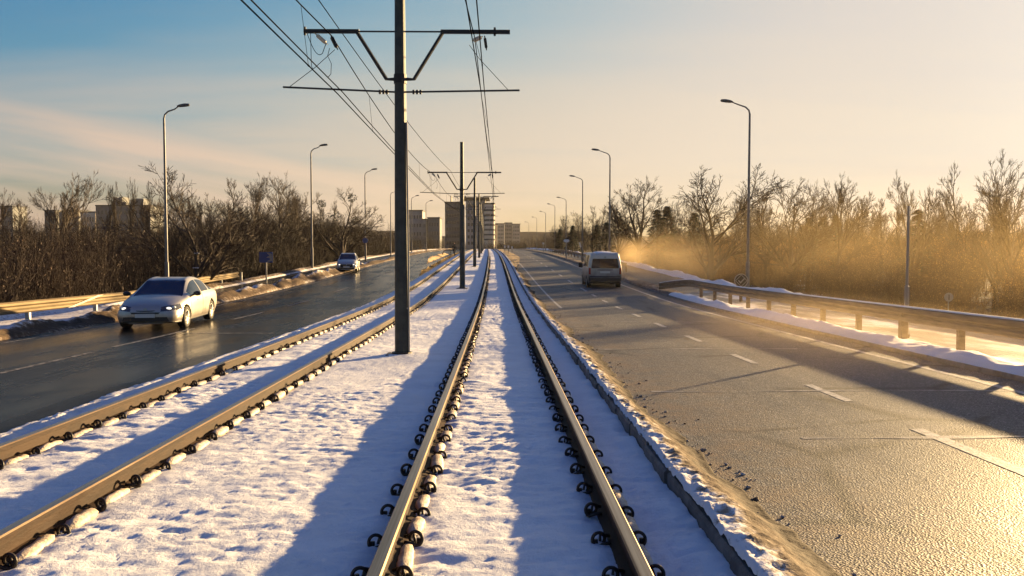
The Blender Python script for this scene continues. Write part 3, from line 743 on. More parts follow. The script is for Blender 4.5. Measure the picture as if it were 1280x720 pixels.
# ------------------------------------------------------------------ vehicles: a smooth lofted shell cut into panels
def crom(P, per):                                    # Catmull-Rom resampling along axis 0
    n = len(P); out = []; idx = []
    for i in range(n-1):
        p0, p1, p2, p3 = P[max(i-1,0)], P[i], P[i+1], P[min(i+2,n-1)]
        for k in range(per):
            t_ = k/per
            out.append(.5*((2*p1) + (-p0+p2)*t_ + (2*p0-5*p1+4*p2-p3)*t_**2 + (-p0+3*p1-3*p2+p3)*t_**3)); idx.append(i+t_)
    out.append(P[-1]); idx.append(n-1); return np.array(out), np.array(idx)
def shell(stations, wheels, rw, regions, root, paint, seam=()):
    """stations: x, zbottom, w sill, w mid, zmid, w belt, zbelt, w roof, zroof edge, ztop ; regions: list of (name, mat, test)"""
    A = []
    for (x, zb, ws, wm, zm, wb, zbelt, wr, zre, ztop) in stations:
        A.append([(x,0,zb),(x,ws*.88,zb),(x,ws,zb+.07),(x,wm,zm),(x,wb,zbelt),(x,wr,zre),(x,wr*.6,ztop-(ztop-zre)*.22),(x,0,ztop)])
    A = np.array(A, float)
    G, ui = crom(A, 9); G2, vi = crom(np.swapaxes(G, 0, 1), 7); G = np.swapaxes(G2, 0, 1)
    nu, nv = G.shape[:2]
    full = np.concatenate([G*np.array([1,-1,1]), G[:, -2:0:-1]], 1)      # right half then mirrored left half
    vv = np.concatenate([vi, vi[-2:0:-1]])
    nw = full.shape[1]; Vt = full.reshape(-1, 3)
    buckets = {r_[0]: [] for r_ in regions}; body = []
    cent_idx = []
    for i in range(nu-1):
        for j in range(nw):
            j2 = (j+1) % nw
            q = (i*nw+j, (i+1)*nw+j, (i+1)*nw+j2, i*nw+j2)
            c_ = Vt[list(q)].mean(0); u_ = (ui[i]+ui[i+1])/2; v_ = (vv[j] + (vv[j2] if j2 else 0))/2
            if abs(c_[1]) > .50 and any((c_[0]-wx)**2 + (c_[2]-rw)**2 < (rw+.055)**2 for wx in wheels): continue
            for nm, mt, test in regions:
                if test(c_[0], abs(c_[1]), c_[2], u_, v_, c_[1]): buckets[nm].append(q); break
            else: body.append(q)
    ends = [tuple(range(nw)), tuple((nu-1)*nw + j for j in range(nw-1, -1, -1))]
    def piece(name, fs, m_):
        used_ = sorted({i for q in fs for i in q}); mp = {k: i for i, k in enumerate(used_)}
        return raw(name, Vt[used_], [tuple(mp[i] for i in q) for q in fs], m_, root, True)
    piece('body', body + ends, paint)
    for nm, mt, test in regions:
        if buckets[nm]: piece(nm.split('#')[0], buckets[nm], mt)
    return full
def wheel(root, x, yside, r, w, spokes=9):
    mb = MB(); s = 1 if yside > 0 else -1; prof_ = [(r*.64,-w/2),(r*.93,-w/2),(r,-w*.32),(r,w*.32),(r*.93,w/2),(r*.66,w/2),(r*.62,w*.3)]
    n = 28; k = len(prof_)
    for i in range(n):
        a_ = 2*math.pi*i/n
        for rr_, yy in prof_: mb.v.append((x+rr_*math.cos(a_), yside+s*yy, r+rr_*math.sin(a_)))
    for i in range(n):
        for j in range(k-1): mb.face([i*k+j, i*k+j+1, ((i+1)%n)*k+j+1, ((i+1)%n)*k+j])
    w_ = mb.build('wheel', M['tyre'], root, True)
    rm = MB()
    rr_ = ring((x, r), r*.56, r*.66, 0, 0)
    for i in range(n):
        a_ = 2*math.pi*i/n
        for q_, yy in ((r*.66,w*.30),(r*.66,w*.47),(r*.58,w*.47),(r*.57,w*.36)): rm.v.append((x+q_*math.cos(a_), yside+s*yy, r+q_*math.sin(a_)))
    for i in range(n):
        for j in range(3): rm.face([i*4+j, i*4+j+1, ((i+1)%n)*4+j+1, ((i+1)%n)*4+j])
    for i in range(spokes):
        a_ = 2*math.pi*i/spokes
        rm.tube([(x+r*.08*math.cos(a_), yside+s*w*.40, r+r*.08*math.sin(a_)), (x+r*.60*math.cos(a_), yside+s*w*.43, r+r*.60*math.sin(a_))], [.036,.026], 5)
    rm.tube([(x, yside+s*w*.25, r), (x, yside+s*w*.46, r)], r*.16, 12).build('rim', M['alloy'], w_, False)
    bpy.data.objects.remove(bpy.data.objects.new('tmp', None))
    back = MB().tube([(x, yside+s*w*.10, r), (x, yside+s*w*.18, r)], r*.62, 20).build('brake_disc', M['black'], w_)
def underbody(root, x0, x1, w, z0, z1): MB().box(x0, x1, -w, w, z0, z1).build('underbody', M['black'], root)

#         x     zb   ws   wm   zm   wb   zbelt wr   zre  ztop
SEDAN = [(-2.27,.50,.55,.62,.62,.60,.80,.48,.86,.88), (-2.22,.36,.70,.78,.58,.76,.86,.56,.95,.97), (-2.05,.25,.80,.86,.56,.82,.92,.60,1.01,1.035),
         (-1.80,.22,.84,.88,.56,.84,.95,.60,1.08,1.11), (-1.45,.20,.85,.885,.55,.85,.95,.59,1.22,1.25), (-1.05,.20,.86,.89,.55,.855,.94,.58,1.345,1.375),
         (-.60,.20,.86,.89,.55,.86,.93,.575,1.405,1.445), (-.15,.20,.86,.89,.54,.86,.915,.57,1.41,1.45), (.25,.20,.86,.89,.54,.86,.90,.585,1.345,1.39),
         (.60,.20,.86,.89,.53,.855,.89,.63,1.18,1.22), (.95,.20,.86,.885,.53,.845,.87,.69,1.0,1.04), (1.15,.20,.86,.88,.53,.83,.84,.70,.91,.965),
         (1.50,.20,.85,.87,.52,.80,.79,.66,.865,.90), (1.80,.20,.82,.85,.50,.75,.725,.60,.795,.83), (2.02,.20,.76,.79,.47,.68,.66,.52,.72,.75),
         (2.14,.21,.68,.70,.43,.60,.59,.46,.645,.665), (2.20,.24,.58,.60,.40,.52,.52,.42,.56,.575), (2.225,.28,.48,.5,.38,.44,.47,.36,.50,.51)]
def make_car(name, label, st, paint, loc, rz, scale=1, lift=0):
    t0 = thing(name, label, 'car', loc, rz); t0.scale = (scale,)*3
    reg = [('windscreen', M['glass'], lambda x,y,z,u,v,s: v > 5.12 and .30 < x < 1.13 and y < .66),
           ('rear_window', M['glass'], lambda x,y,z,u,v,s: v > 5.15 and -1.85 < x < -1.10),
           ('side_window#a', M['glass'], lambda x,y,z,u,v,s: s > 0 and 4.12 < v < 4.86 and -.24 < x < .86 and z > .93),
           ('side_window#b', M['glass'], lambda x,y,z,u,v,s: s > 0 and 4.12 < v < 4.86 and -1.12 < x < -.32),
           ('side_window#c', M['glass'], lambda x,y,z,u,v,s: s > 0 and 4.14 < v < 4.80 and -1.55 < x < -1.17),
           ('side_window#d', M['glass'], lambda x,y,z,u,v,s: s < 0 and 4.12 < v < 4.86 and -.24 < x < .86 and z > .93),
           ('side_window#e', M['glass'], lambda x,y,z,u,v,s: s < 0 and 4.12 < v < 4.86 and -1.55 < x < -.32),
           ('headlight#l', M['lens'], lambda x,y,z,u,v,s: s > 0 and x > 1.72 and .40 < y and .545+.1*(y-.4) < z < .68+.16*(y-.4) and x > 2.25 - .75*(y-.3) - .25),
           ('headlight#r', M['lens'], lambda x,y,z,u,v,s: s < 0 and x > 1.72 and .40 < y and .545+.1*(y-.4) < z < .68+.16*(y-.4) and x > 2.25 - .75*(y-.3) - .25),
           ('door_seam', M['black'], lambda x,y,z,u,v,s: 2.2 < v < 4.1 and (abs(x-.93+(.0)) < .012 or abs(x+.28) < .012)),
           ('sill_trim', M['black'], lambda x,y,z,u,v,s: z < .245 and v > 1.2)]
    shell(st, (1.36, -1.32), .325, reg, t0, paint)
    underbody(t0, -1.95, 1.95, .60, .19, .72)
    for x in (1.36, -1.32):
        for s in (-1, 1): wheel(t0, x, s*.775, .325, .21)
    for s in (-1, 1):
        MB().ell((.70, s*.985, .985), (.075,.115,.075), 12, 8).tube([(.72,s*.84,.93),(.71,s*.92,.96)], .03, 6).build('mirror', M['black'], t0, True)
        MB().bbox(.15,.33, s*.885-.012, s*.885+.018, .76,.785,.004).bbox(-.75,-.57, s*.885-.012, s*.885+.018, .77,.795,.004).build('handle', paint, t0)
        MB().ell((2.075, s*.63, .325), (.05,.06,.04), 10, 6).build('fog_lamp', M['headlamp'], t0, True)
        MB().ell((2.075, s*.575, .625), (.07,.085,.045), 12, 8).build('headlamp_lens', M['lamp_on'], t0, True); MB().ell((1.985, s*.69, .655), (.07,.06,.04), 12, 8).build('indicator_lens', M['headlamp'], t0, True)
    MB().prism([(2.245,-.38),(2.245,.38),(2.215,.57),(2.15,.66),(2.05,.66),(2.05,-.66),(2.15,-.66),(2.215,-.57)], 'z', .265, .39).build('lower_intake', M['black'], t0)
    MB().prism([(2.236,-.32),(2.236,.32),(2.20,.46),(2.1,.46),(2.1,-.46),(2.20,-.46)], 'z', .475, .525).build('grille', M['black'], t0)
    MB().bbox(2.238, 2.255, -.26, .26, .375, .485, .006).build('number_plate', M['plate'], t0)
    MB().tube([(2.17,0,.600),(2.20,0,.605)], .05, 14).build('badge', M['alloy'], t0)
    MB().tube([(2.14,-.40,.575),(2.205,-.2,.565),(2.222,0,.56),(2.205,.2,.565),(2.14,.40,.575)], .014, 6).build('grille_bar', M['black'], t0)
    MB().tube([(2.02,-.66,.235),(2.19,-.42,.215),(2.24,0,.21),(2.19,.42,.215),(2.02,.66,.235)], .022, 6).build('bumper_lip', paint, t0)
    return t0
d = 25.4
make_car('car', 'silver four-door sedan driving towards the camera on the wet left road', SEDAN, M['silver'], (at(214, d), d, pz(d)-.01), R(-90+5)).scale = (1.02, 1, .95)
SUV = [(x*.97, zb+.06, ws, wm, zm+.08, wb, zb2*1.08, wr*1.06, zr*1.10, zt_*1.10) for (x,zb,ws,wm,zm,wb,zb2,wr,zr,zt_) in SEDAN]
SUV = [s if s[0] > -1.2 else (s[0], s[1], s[2], s[3], s[4], s[5], max(s[6], 1.0), .58, max(s[8], {0:.98,1:1.12,2:1.26,3:1.36,4:1.45}.get(i, s[8])), max(s[9], {0:1.0,1:1.15,2:1.29,3:1.40,4:1.50}.get(i, s[9]))) for i, s in enumerate(SUV)]
d = 68
c2 = make_car('car', 'small pale car with a dark front far behind the silver sedan', SUV, M['silver2'], (at(436, d), d, pz(d)), R(-90+6), .92)
MB().bbox(2.10, 2.185, -.52, .52, .42, .66, .02).build('front_mask', M['black'], c2)

# the van, seen from behind
VAN = [(-2.42,.50,.70,.80,.72,.79,1.02,.66,1.80,1.84), (-2.40,.38,.78,.87,.72,.86,1.05,.70,1.86,1.91), (-2.33,.32,.84,.93,.72,.92,1.08,.745,1.905,1.95),
       (-2.1,.28,.88,.95,.72,.94,1.10,.77,1.92,1.97), (-1.5,.26,.90,.955,.72,.945,1.11,.78,1.925,1.985), (-.6,.26,.90,.955,.72,.945,1.11,.785,1.925,1.99), (.3,.26,.90,.955,.72,.945,1.10,.785,1.915,1.98),
       (.9,.26,.90,.955,.71,.94,1.09,.77,1.83,1.90), (1.35,.26,.90,.95,.70,.93,1.07,.77,1.52,1.58), (1.7,.26,.90,.95,.70,.92,1.03,.78,1.18,1.23), (2.0,.26,.88,.92,.68,.86,.95,.74,1.02,1.06),
       (2.25,.27,.80,.85,.62,.76,.82,.62,.90,.93), (2.38,.32,.68,.72,.58,.62,.70,.5,.76,.78)]
d = 46.6
vt = thing('van', 'grime-covered silver van driving away on the right road, seen from behind', 'van', (at(757, d) + .02, d + 2.4, pz(d)-.01), R(90-1))
reg = [('windscreen', M['glass'], lambda x,y,z,u,v,s: v > 5.12 and .85 < x < 1.72),
       ('side_window#a', M['glass'], lambda x,y,z,u,v,s: s > 0 and 4.12 < v < 4.82 and .42 < x < 1.45 and z > 1.12),
       ('side_window#b', M['glass'], lambda x,y,z,u,v,s: s > 0 and 4.12 < v < 4.82 and -.85 < x < .32),
       ('side_window#c', M['glass'], lambda x,y,z,u,v,s: s > 0 and 4.12 < v < 4.82 and -2.12 < x < -.95),
       ('side_window#d', M['glass'], lambda x,y,z,u,v,s: s < 0 and 4.12 < v < 4.82 and .42 < x < 1.45 and z > 1.12),
       ('side_window#e', M['glass'], lambda x,y,z,u,v,s: s < 0 and 4.12 < v < 4.82 and -2.12 < x < .32),
       ('sill_trim', M['black'], lambda x,y,z,u,v,s: z < .36 and v > 1.2)]
shell(VAN, (1.5, -1.50), .34, reg, vt, M['vanpaint'])
underbody(vt, -2.1, 2.0, .64, .26, .9)
for x in (1.5, -1.5):
    for s in (-1, 1): wheel(vt, x, s*.83, .34, .23, 7)
for s in (-1, 1):
    MB().bbox(1.22,1.36, s*1.06-.11, s*1.06+.11, 1.10, 1.40, .03).tube([(1.3,s*.90,1.15),(1.29,s*.97,1.18)], .03, 6).build('mirror', M['black'], vt)
    MB().bbox(-2.448,-2.36, s*.84-.055, s*.84+.055, .80, 1.16, .02).build('tail_light', M['tail'], vt)
MB().prism([(-.74,1.13),(.74,1.13),(.76,1.20),(.69,1.62),(.66,1.66),(-.66,1.66),(-.69,1.62),(-.76,1.20)], 'x', -2.446, -2.425).build('rear_window', M['glass'], vt)
MB().bbox(-2.50,-2.30,-.90,.90,.44,.70,.05).build('bumper', M['black'], vt)
MB().bbox(-2.505,-2.30,-.86,.86,.60,.635,.01).build('bumper_trim', M['vanpaint'], vt)
MB().bbox(-2.452,-2.43,-.27,.27,.86,.97,.005).build('number_plate', M['plate'], vt)
MB().bbox(-2.455,-2.425,-.42,.42,1.02,1.06,.008).build('tailgate_handle', M['black'], vt)
MB().tube([(-2.44,0,1.73),(-2.43,0,1.73)], .06, 16).build('badge', M['alloy'], vt)
MB().tube([(-2.45,0,1.13),(-2.46,.0,1.16),(-2.47,-.38,1.24)], .012, 5).build('wiper', M['black'], vt)
sb = MB(); rr = random.Random(3)
NX, NYY = 14, 10
for i in range(NX+1):
    for j in range(NYY+1):
        x = -2.22 + 2.5*i/NX; y = -.62 + 1.24*j/NYY; e = (1-abs(2*i/NX-1)**4)*(1-abs(2*j/NYY-1)**4)
        sb.v.append((x, y, 1.955 + .075*e*(.7+.6*rr.random()) + .025*(1-abs(y)/.62)))
for i in range(NX):
    for j in range(NYY): a_ = i*(NYY+1)+j; sb.face([a_, a_+NYY+1, a_+NYY+2, a_+1])
sb.build('roof_snow', M['snow'], vt, True)
MB().tube([(-1.6,.15,1.97),(-1.75,.15,2.30)], .01, 5).build('aerial', M['black'], vt)

# ------------------------------------------------------------------ bare trees
def branch_tree(seed, kind='round'):
    """unit-height tree; returns tubes for the trunk and for the crown"""
    r_ = random.Random(seed); trunk = []; crown = []
    def rv(a_): return Vector((r_.uniform(-a_,a_), r_.uniform(-a_,a_), r_.uniform(-a_,a_)))
    def grow(p, d, L, rad, lev):
        n = 5 if lev < 2 else (4 if lev < 3 else 3); pts = [p]; rs = [rad]; q = p.copy(); dd = d.copy()
        wob = .11 if lev else .06
        for k in range(n):
            lift = {'round': .10, 'poplar': .25, 'spread': .05}[kind]
            dd = (dd + rv(wob) + Vector((0,0,lift if lev else .05))).normalized(); q = q + dd*(L/n)
            pts.append(q.copy()); rs.append(max(rad*(1-.68*(k+1)/n), .0009))
        (trunk if lev == 0 else crown).append((pts, rs, 7 if lev == 0 else (5 if lev == 1 else 3)))
        if lev >= 4: return
        nch = {'round': (9,8,7,7), 'poplar': (14,6,5,4), 'spread': (9,7,7,6)}[kind][lev]
        for c_ in range(nch):
            f = r_.uniform(.34 if lev == 0 else .22, 1.0); 
            if c_ == 0: f = 1.0
            i = min(int(f*n), n-1); u = f*n - i; base = pts[i].lerp(pts[i+1], u)
            ang = {'round': r_.uniform(.42,.92), 'poplar': r_.uniform(.2,.42), 'spread': r_.uniform(.5,.95)}[kind]*(.5 if c_ == 0 else 1)
            ax = (pts[min(i+1,n)]-pts[i]).normalized(); pr = ax.cross(rv(1)).normalized()
            nd = (ax*math.cos(ang) + pr*math.sin(ang)).normalized()
            lens = {'round': (.78,.52,.48,.46), 'poplar': (.36,.5,.45,.45), 'spread': (.85,.56,.5,.46)}[kind][lev]
            grow(base, nd, L*lens*r_.uniform(.75,1.15)*(1.15-.4*f if lev else 1), max(rs[i]*(.60 if c_ else .8), .0011), lev+1)
    if kind == 'spread': grow(Vector((0,0,-.06)), Vector((.03,0,1)), .36, .022, 0)
    elif kind == 'poplar': grow(Vector((0,0,-.06)), Vector((0,0,1)), 1.0, .016, 0)
    else: grow(Vector((0,0,-.06)), Vector((r_.uniform(-.08,.08),0,1)), .46, .025, 0)
    top = max(max(p.z for p in t_[0]) for t_ in trunk + crown)
    out = []
    for L_ in (trunk, crown):
        mb = MB()
        for pts, rs, n in L_: mb.tube([p/top for p in pts], [x/top for x in rs], n, False)
        out.append(mb)
    return out
TREES = {}
def tree_src(key):
    if key not in TREES:
        seed, kind = key; tm, cm = branch_tree(seed, kind)
        a_ = tm.build('trunk', M['bark'], None, True); b_ = cm.build('crown', M['twig'], None, False)
        TREES[key] = (a_.data, b_.data); bpy.data.objects.remove(a_); bpy.data.objects.remove(b_)
    return TREES[key]
def place_tree(x, yt, d, key, label, group, wide=1.0, rz=None):
    X = at(x, d); zb = pz(d) - 1.45; h = zt(yt, d) - zb
    if abs(X) < 15.5: zb = pz(d) - .1; h = zt(yt, d) - zb
    t0 = thing('bare_tree', label, 'tree', (X, d, zb), random.uniform(0, 6.28) if rz is None else rz, group); t0.scale = (h*wide, h*wide, h)
    for nm, me in zip(('trunk', 'crown'), tree_src(key)):
        o = bpy.data.objects.new(nm, me); COL.objects.link(o); o.parent = t0
    return t0
GL, GR = 'bare trees behind the left road', 'bare trees behind the right road'
ord_ = ['first','second','third','fourth','fifth','sixth','seventh','eighth','ninth','tenth']
T = [(-2,236,78,(1,'round'),'bare tree cut by the left edge of the picture',GL,.8), (72,211,72,(2,'round'),'tall lone bare tree with a narrow crown near the left edge',GL,.8),
     (138,232,120,(3,'poplar'),'leftmost slim poplar behind the dark flat block',GL,1), (152,226,122,(4,'poplar'),'second slim poplar from the left behind the dark flat block',GL,1),
     (167,223,118,(3,'poplar'),'third slim poplar from the left behind the dark flat block',GL,1), (184,226,121,(4,'poplar'),'rightmost slim poplar behind the dark flat block',GL,1),
     (243,201,47,(5,'spread'),'big spreading bare tree with snowy lower limbs just right of the first left street lamp',GL,1.15),
     (292,222,60,(6,'round'),'bare tree right of the big spreading tree',GL,1.05), (322,216,66,(7,'round'),'bushy bare tree halfway between the first and second left street lamps',GL,1.0),
     (347,212,74,(8,'round'),'tall bushy bare tree just left of the second left street lamp',GL,1.15), (374,228,82,(1,'round'),'bare tree close by the left side of the second left street lamp',GL,.9),
     (427,232,88,(2,'spread'),'bare tree with dark mistletoe balls between the second and third left street lamps',GL,1.1), (404,248,92,(6,'round'),'low bare tree just right of the second left street lamp',GL,.9),
     (110,250,95,(7,'round'),'low bare tree between the lone tree and the poplars',GL,.9), (210,236,84,(8,'round'),'bare tree behind the first left street lamp',GL,.9),
     (30,248,90,(5,'round'),'low bare tree left of the tall lone tree',GL,.9), (265,232,88,(2,'round'),'bare tree behind the big spreading tree',GL,.9),
     (797,220,80,(9,'spread'),'broad bushy bare tree right of the van',GR,1.25), (772,248,100,(7,'round'),'bare tree behind the van roof',GR,1), (742,256,108,(6,'round'),'bare tree left of the van lamp',GR,1),
     (840,246,92,(8,'round'),'bare tree in the gap between the broad tree and the fan-shaped tree',GR,.8), (889,206,66,(10,'spread'),'tall fan-shaped bare tree left of the tallest right street lamp',GR,1.25),
     (868,240,90,(7,'round'),'smaller bare tree just left of the fan-shaped tree',GR,.8), (930,236,84,(3,'round'),'low bare tree behind the tallest right street lamp',GR,.9), (958,232,76,(6,'round'),'bare tree just right of the tallest right street lamp',GR,.9),
     (990,219,62,(11,'spread'),'wide bare tree right of the tallest right street lamp',GR,1.15), (1012,222,70,(8,'round'),'bare tree behind the wide one',GR,.9), (1046,219,64,(2,'round'),'slim bare tree at mid right',GR,.9),
     (1078,240,74,(9,'round'),'low bare tree between the slim tree and the slender pole',GR,.9), (1104,246,80,(5,'round'),'lowest bare tree left of the slender pole',GR,.8),
     (1141,209,58,(12,'round'),'bare tree right above the slender pole',GR,.75), (1165,232,66,(6,'round'),'bare tree leaning behind the slender pole',GR,.7), (1195,230,70,(8,'round'),'low bare tree before the bright sky at right',GR,.7),
     (1212,199,56,(10,'round'),'tall slim bare tree before the bright sky at right',GR,.75), (1272,182,46,(13,'round'),'big bare tree at the right edge of the picture',GR,.9), (1250,226,52,(7,'round'),'bare tree just inside the right edge of the picture',GR,.9),
     (702,268,150,(6,'round'),'bare tree behind the fourth right street lamp',GR,1.2), (722,262,130,(8,'round'),'bare tree behind the round white sign',GR,1.1)]
for (x, yt, d, key, lab, grp, w) in T:
    o = place_tree(x, yt, d, key, lab, grp, w)
    if lab.startswith('big spreading'):
        sn = MB(); rr = random.Random(5)
        me = o.children[1].data; cand = [v.co.copy() for v in me.vertices if .12 < v.co.z < .52 and (v.co.x**2+v.co.y**2) < .12]
        for _ in range(70):
            p = rr.choice(cand); q = rr.uniform(.4, 1)
            sn.ell((p.x, p.y, p.z+.004), (.008*q, .008*q, .005*q), 6, 4)
        sn.build('snow_clumps', M['snow'], o, True)
    if 'mistletoe' in lab:
        mb = MB(); rr = random.Random(8)
        for c_ in ((-.16,.1,.80),(.10,-.06,.86),(-.05,.0,.66),(.2,.1,.62)):
            for _ in range(120):
                v = Vector((rr.gauss(0,1), rr.gauss(0,1), rr.gauss(0,1))).normalized()*rr.uniform(.3,1)*.045; w_ = Vector((rr.gauss(0,1), rr.gauss(0,1), rr.gauss(0,1)))*.008
                p = Vector(c_)+v; b = len(mb.v); mb.v += [tuple(p-w_), tuple(p+w_), tuple(p+v*.3)]; mb.face((b,b+1,b+2))
        mb.build('mistletoe', M['mistle'], o)
# ------------------------------------------------------------------ thickets: masses of twigs and dead leaves nobody could count
def bush_proto(seed, leafy=500, conifer=False):
    r_ = np.random.default_rng(seed); V = []; Q = []; mi = []
    def seg(p, q, w0, w1, m_):
        d_ = q - p; s = np.cross(d_, r_.normal(size=3)); s /= (np.linalg.norm(s)+1e-9); b = len(V)
        V.extend([p - s*w0, p + s*w0, q + s*w1, q - s*w1]); Q.append((b,b+1,b+2,b+3)); mi.append(m_)
    ends = []
    for k in range(34):
        a_ = r_.uniform(0, 6.28); rad = abs(r_.normal())*.22; p = np.array([rad*math.cos(a_), rad*math.sin(a_), -.02]); H = r_.uniform(.55, 1.0)*(1-.35*min(rad/.6,1))
        d_ = np.array([math.cos(a_)*r_.uniform(0,.35), math.sin(a_)*r_.uniform(0,.35), 1.]); w = .006
        for s in range(5):
            d_ = d_ + r_.normal(size=3)*[.16,.16,.05]; q = p + d_/np.linalg.norm(d_)*H/5; seg(p, q, w, w*.75, 0); w *= .75
            if s > 0:
                for t_ in range(5):
                    e = r_.normal(size=3)*[1,1,.5] + [0,0,.9]; e /= np.linalg.norm(e); p2 = p + (q-p)*r_.random(); q2 = p2 + e*r_.uniform(.06,.16); seg(p2, q2, w*.7, w*.35, 0)
                    for _ in range(3):
                        e2 = e + r_.normal(size=3)*.6; e2 /= np.linalg.norm(e2); p3 = p2 + (q2-p2)*r_.random(); q3 = p3 + e2*r_.uniform(.03,.09); seg(p3, q3, w*.4, w*.2, 0); ends.append(q3)
            p = q
    E = np.array(ends)
    for k in range(leafy):
        p = E[r_.integers(len(E))] + r_.normal(size=3)*.02; u = r_.normal(size=3); v = r_.normal(size=3); u /= np.linalg.norm(u); v /= np.linalg.norm(v); s = r_.uniform(.005,.012)
        b = len(V); V.extend([p-u*s, p+v*s*.8, p+u*s, p-v*s*.8]); Q.append((b,b+1,b+2,b+3)); mi.append(1)
    return np.array(V), np.array(Q), np.array(mi)
PRO = [bush_proto(s) for s in range(5)]
def thicket(name, label, places, mats):
    Vs = []; Qs = []; ms = []; off = 0
    for i, (x, y, z, h, w) in enumerate(places):
        V, Q, m_ = PRO[i % 5]; a_ = i*2.399
        c_, s_ = math.cos(a_), math.sin(a_)
        P = np.stack([(V[:,0]*c_ - V[:,1]*s_)*w + x, (V[:,0]*s_ + V[:,1]*c_)*w + y, V[:,2]*h + z], 1)
        Vs.append(P); Qs.append(Q+off); ms.append(m_); off += len(V)
    o = raw(name, np.concatenate(Vs), np.concatenate(Qs), mats, None, False, np.concatenate(ms))
    tag(o, label, 'thicket', None, 'stuff'); return o
def places(side, n, topfun, seed):
    r_ = np.random.default_rng(seed); out = []
    while len(out) < n:
        d = 26 + 130*r_.random()**1.35; off = 17.5 + 30*r_.random()**1.5
        if side < 0: off += .5
        X = side*off + float(xc(d)); x = VPX + (X - CAMX)/d*F
        if x < -190 or x > 1480: continue
        if side > 0 and d < 34 and x > 1300: pass
        zb = float(prof(d)) - 1.5 + .1*r_.normal()
        yt = topfun(x) + r_.normal()*6 + 3
        h = (zt(yt, d) - zb)*1.0; h = min(h, 9.0)
        if side > 0: h = min(h, .7 + float(prof(d)) + .21*(off - 17.5) - zb + .5*r_.random())
        if h < 1.2: h = 1.2
        out.append((X, d, zb, h, min(max(h*.62, 1.5), 3.2)*r_.uniform(.85,1.2)))
    return out
def top_l(x): return np.interp(x, [-200,0,100,200,300,380,430,480,560], [268,266,268,270,262,262,270,278,286])
def top_r(x): return np.interp(x, [640,690,740,800,850,930,1000,1100,1180,1240,1300,1480], [296,288,280,272,276,276,274,274,272,262,235,250])
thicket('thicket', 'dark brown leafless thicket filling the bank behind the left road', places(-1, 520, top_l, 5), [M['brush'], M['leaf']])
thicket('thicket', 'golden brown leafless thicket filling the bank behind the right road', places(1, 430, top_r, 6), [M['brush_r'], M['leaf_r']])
# farther wood closing the road end
far = []
r_ = np.random.default_rng(9)
for k in range(170):
    d = r_.uniform(150, 330); x = r_.uniform(560, 740) if k % 3 else r_.uniform(395, 600)
    X = at(x, d); rel = X - px(d)
    if -15.5 < rel < 11.5 and d < 300: continue
    yt = np.interp(x, [395,480,560,600,615,640,650,690,740], [276,284,290,296,299,301,292,284,276]) + abs(r_.normal())*3
    zb = pz(d) - .8; h = max(2, zt(yt, d) - zb); far.append((X, d, zb, h, max(2.2, h*.5)))
for k in range(34):
    d = r_.uniform(300, 330); x = 592 + 60*k/33; zb = pz(d)-.5; h = zt(300 + r_.normal()*1.5, d) - zb; far.append((at(x, d), d, zb, h, 3.6))
thicket('far_wood', 'dark far wood closing the view at the end of the road', far, [M['brush'], M['leaf']])
# dark young conifers standing in the thicket
ct = {}
def conifer(x, yt, d, lab, seed):
    rr = random.Random(seed % 3)
    if seed % 3 not in ct:
        tm = MB().tube([(0,0,-.05),(0,0,.5),(0,0,1)], [.02,.013,.003], 6); cm = MB()
        for k in range(1500):
            z = rr.uniform(.12, 1)**.9; rad = (1-z)*.30*rr.uniform(.25,1)*(1+.25*math.sin(z*40)) + .01; a_ = rr.uniform(0,6.28)
            p = Vector((rad*math.cos(a_), rad*math.sin(a_), z)); o_ = Vector((math.cos(a_),math.sin(a_),-.35))*rr.uniform(.03,.07); w_ = Vector((-math.sin(a_),math.cos(a_),rr.uniform(-.6,.6)))*rr.uniform(.008,.018)
            b = len(cm.v); cm.v += [tuple(p-w_), tuple(p+w_), tuple(p+o_)]; cm.face((b,b+1,b+2))
        a1 = tm.build('trunk', M['bark']); a2 = cm.build('crown', M['conifer']); ct[seed % 3] = (a1.data, a2.data); bpy.data.objects.remove(a1); bpy.data.objects.remove(a2)
    zb = pz(d) - 1.2; h = zt(yt, d) - zb; t0 = thing('conifer', lab, 'tree', (at(x, d), d, zb), rr.uniform(0,6), 'dark conifers in the right thicket'); t0.scale = (h*1.15, h*1.15, h)
    for nm, me in zip(('trunk','crown'), ct[seed % 3]):
        o = bpy.data.objects.new(nm, me); COL.objects.link(o); o.parent = t0
for i, (x, yt, d, lab) in enumerate(((746,281,105,'dark conifer left of the van lamp'), (758,278,98,'dark conifer right behind the van lamp'), (822,262,86,'dark conifer right of the broad bushy tree'), (834,258,88,'taller dark conifer right of the broad bushy tree'),
        (868,266,86,'dark conifer left of the fan-shaped tree'), (1030,270,72,'dark conifer under the slim bare tree'), (1046,268,74,'dark conifer right under the slim bare tree'), (1012,272,70,'dark conifer under the wide bare tree'), (1150,262,64,'dark conifer right of the slender pole'),
        (716,282,128,'dark conifer by the round white sign'), (700,286,140,'dark conifer between far lamps'))):
    conifer(x, yt, d, lab, i)

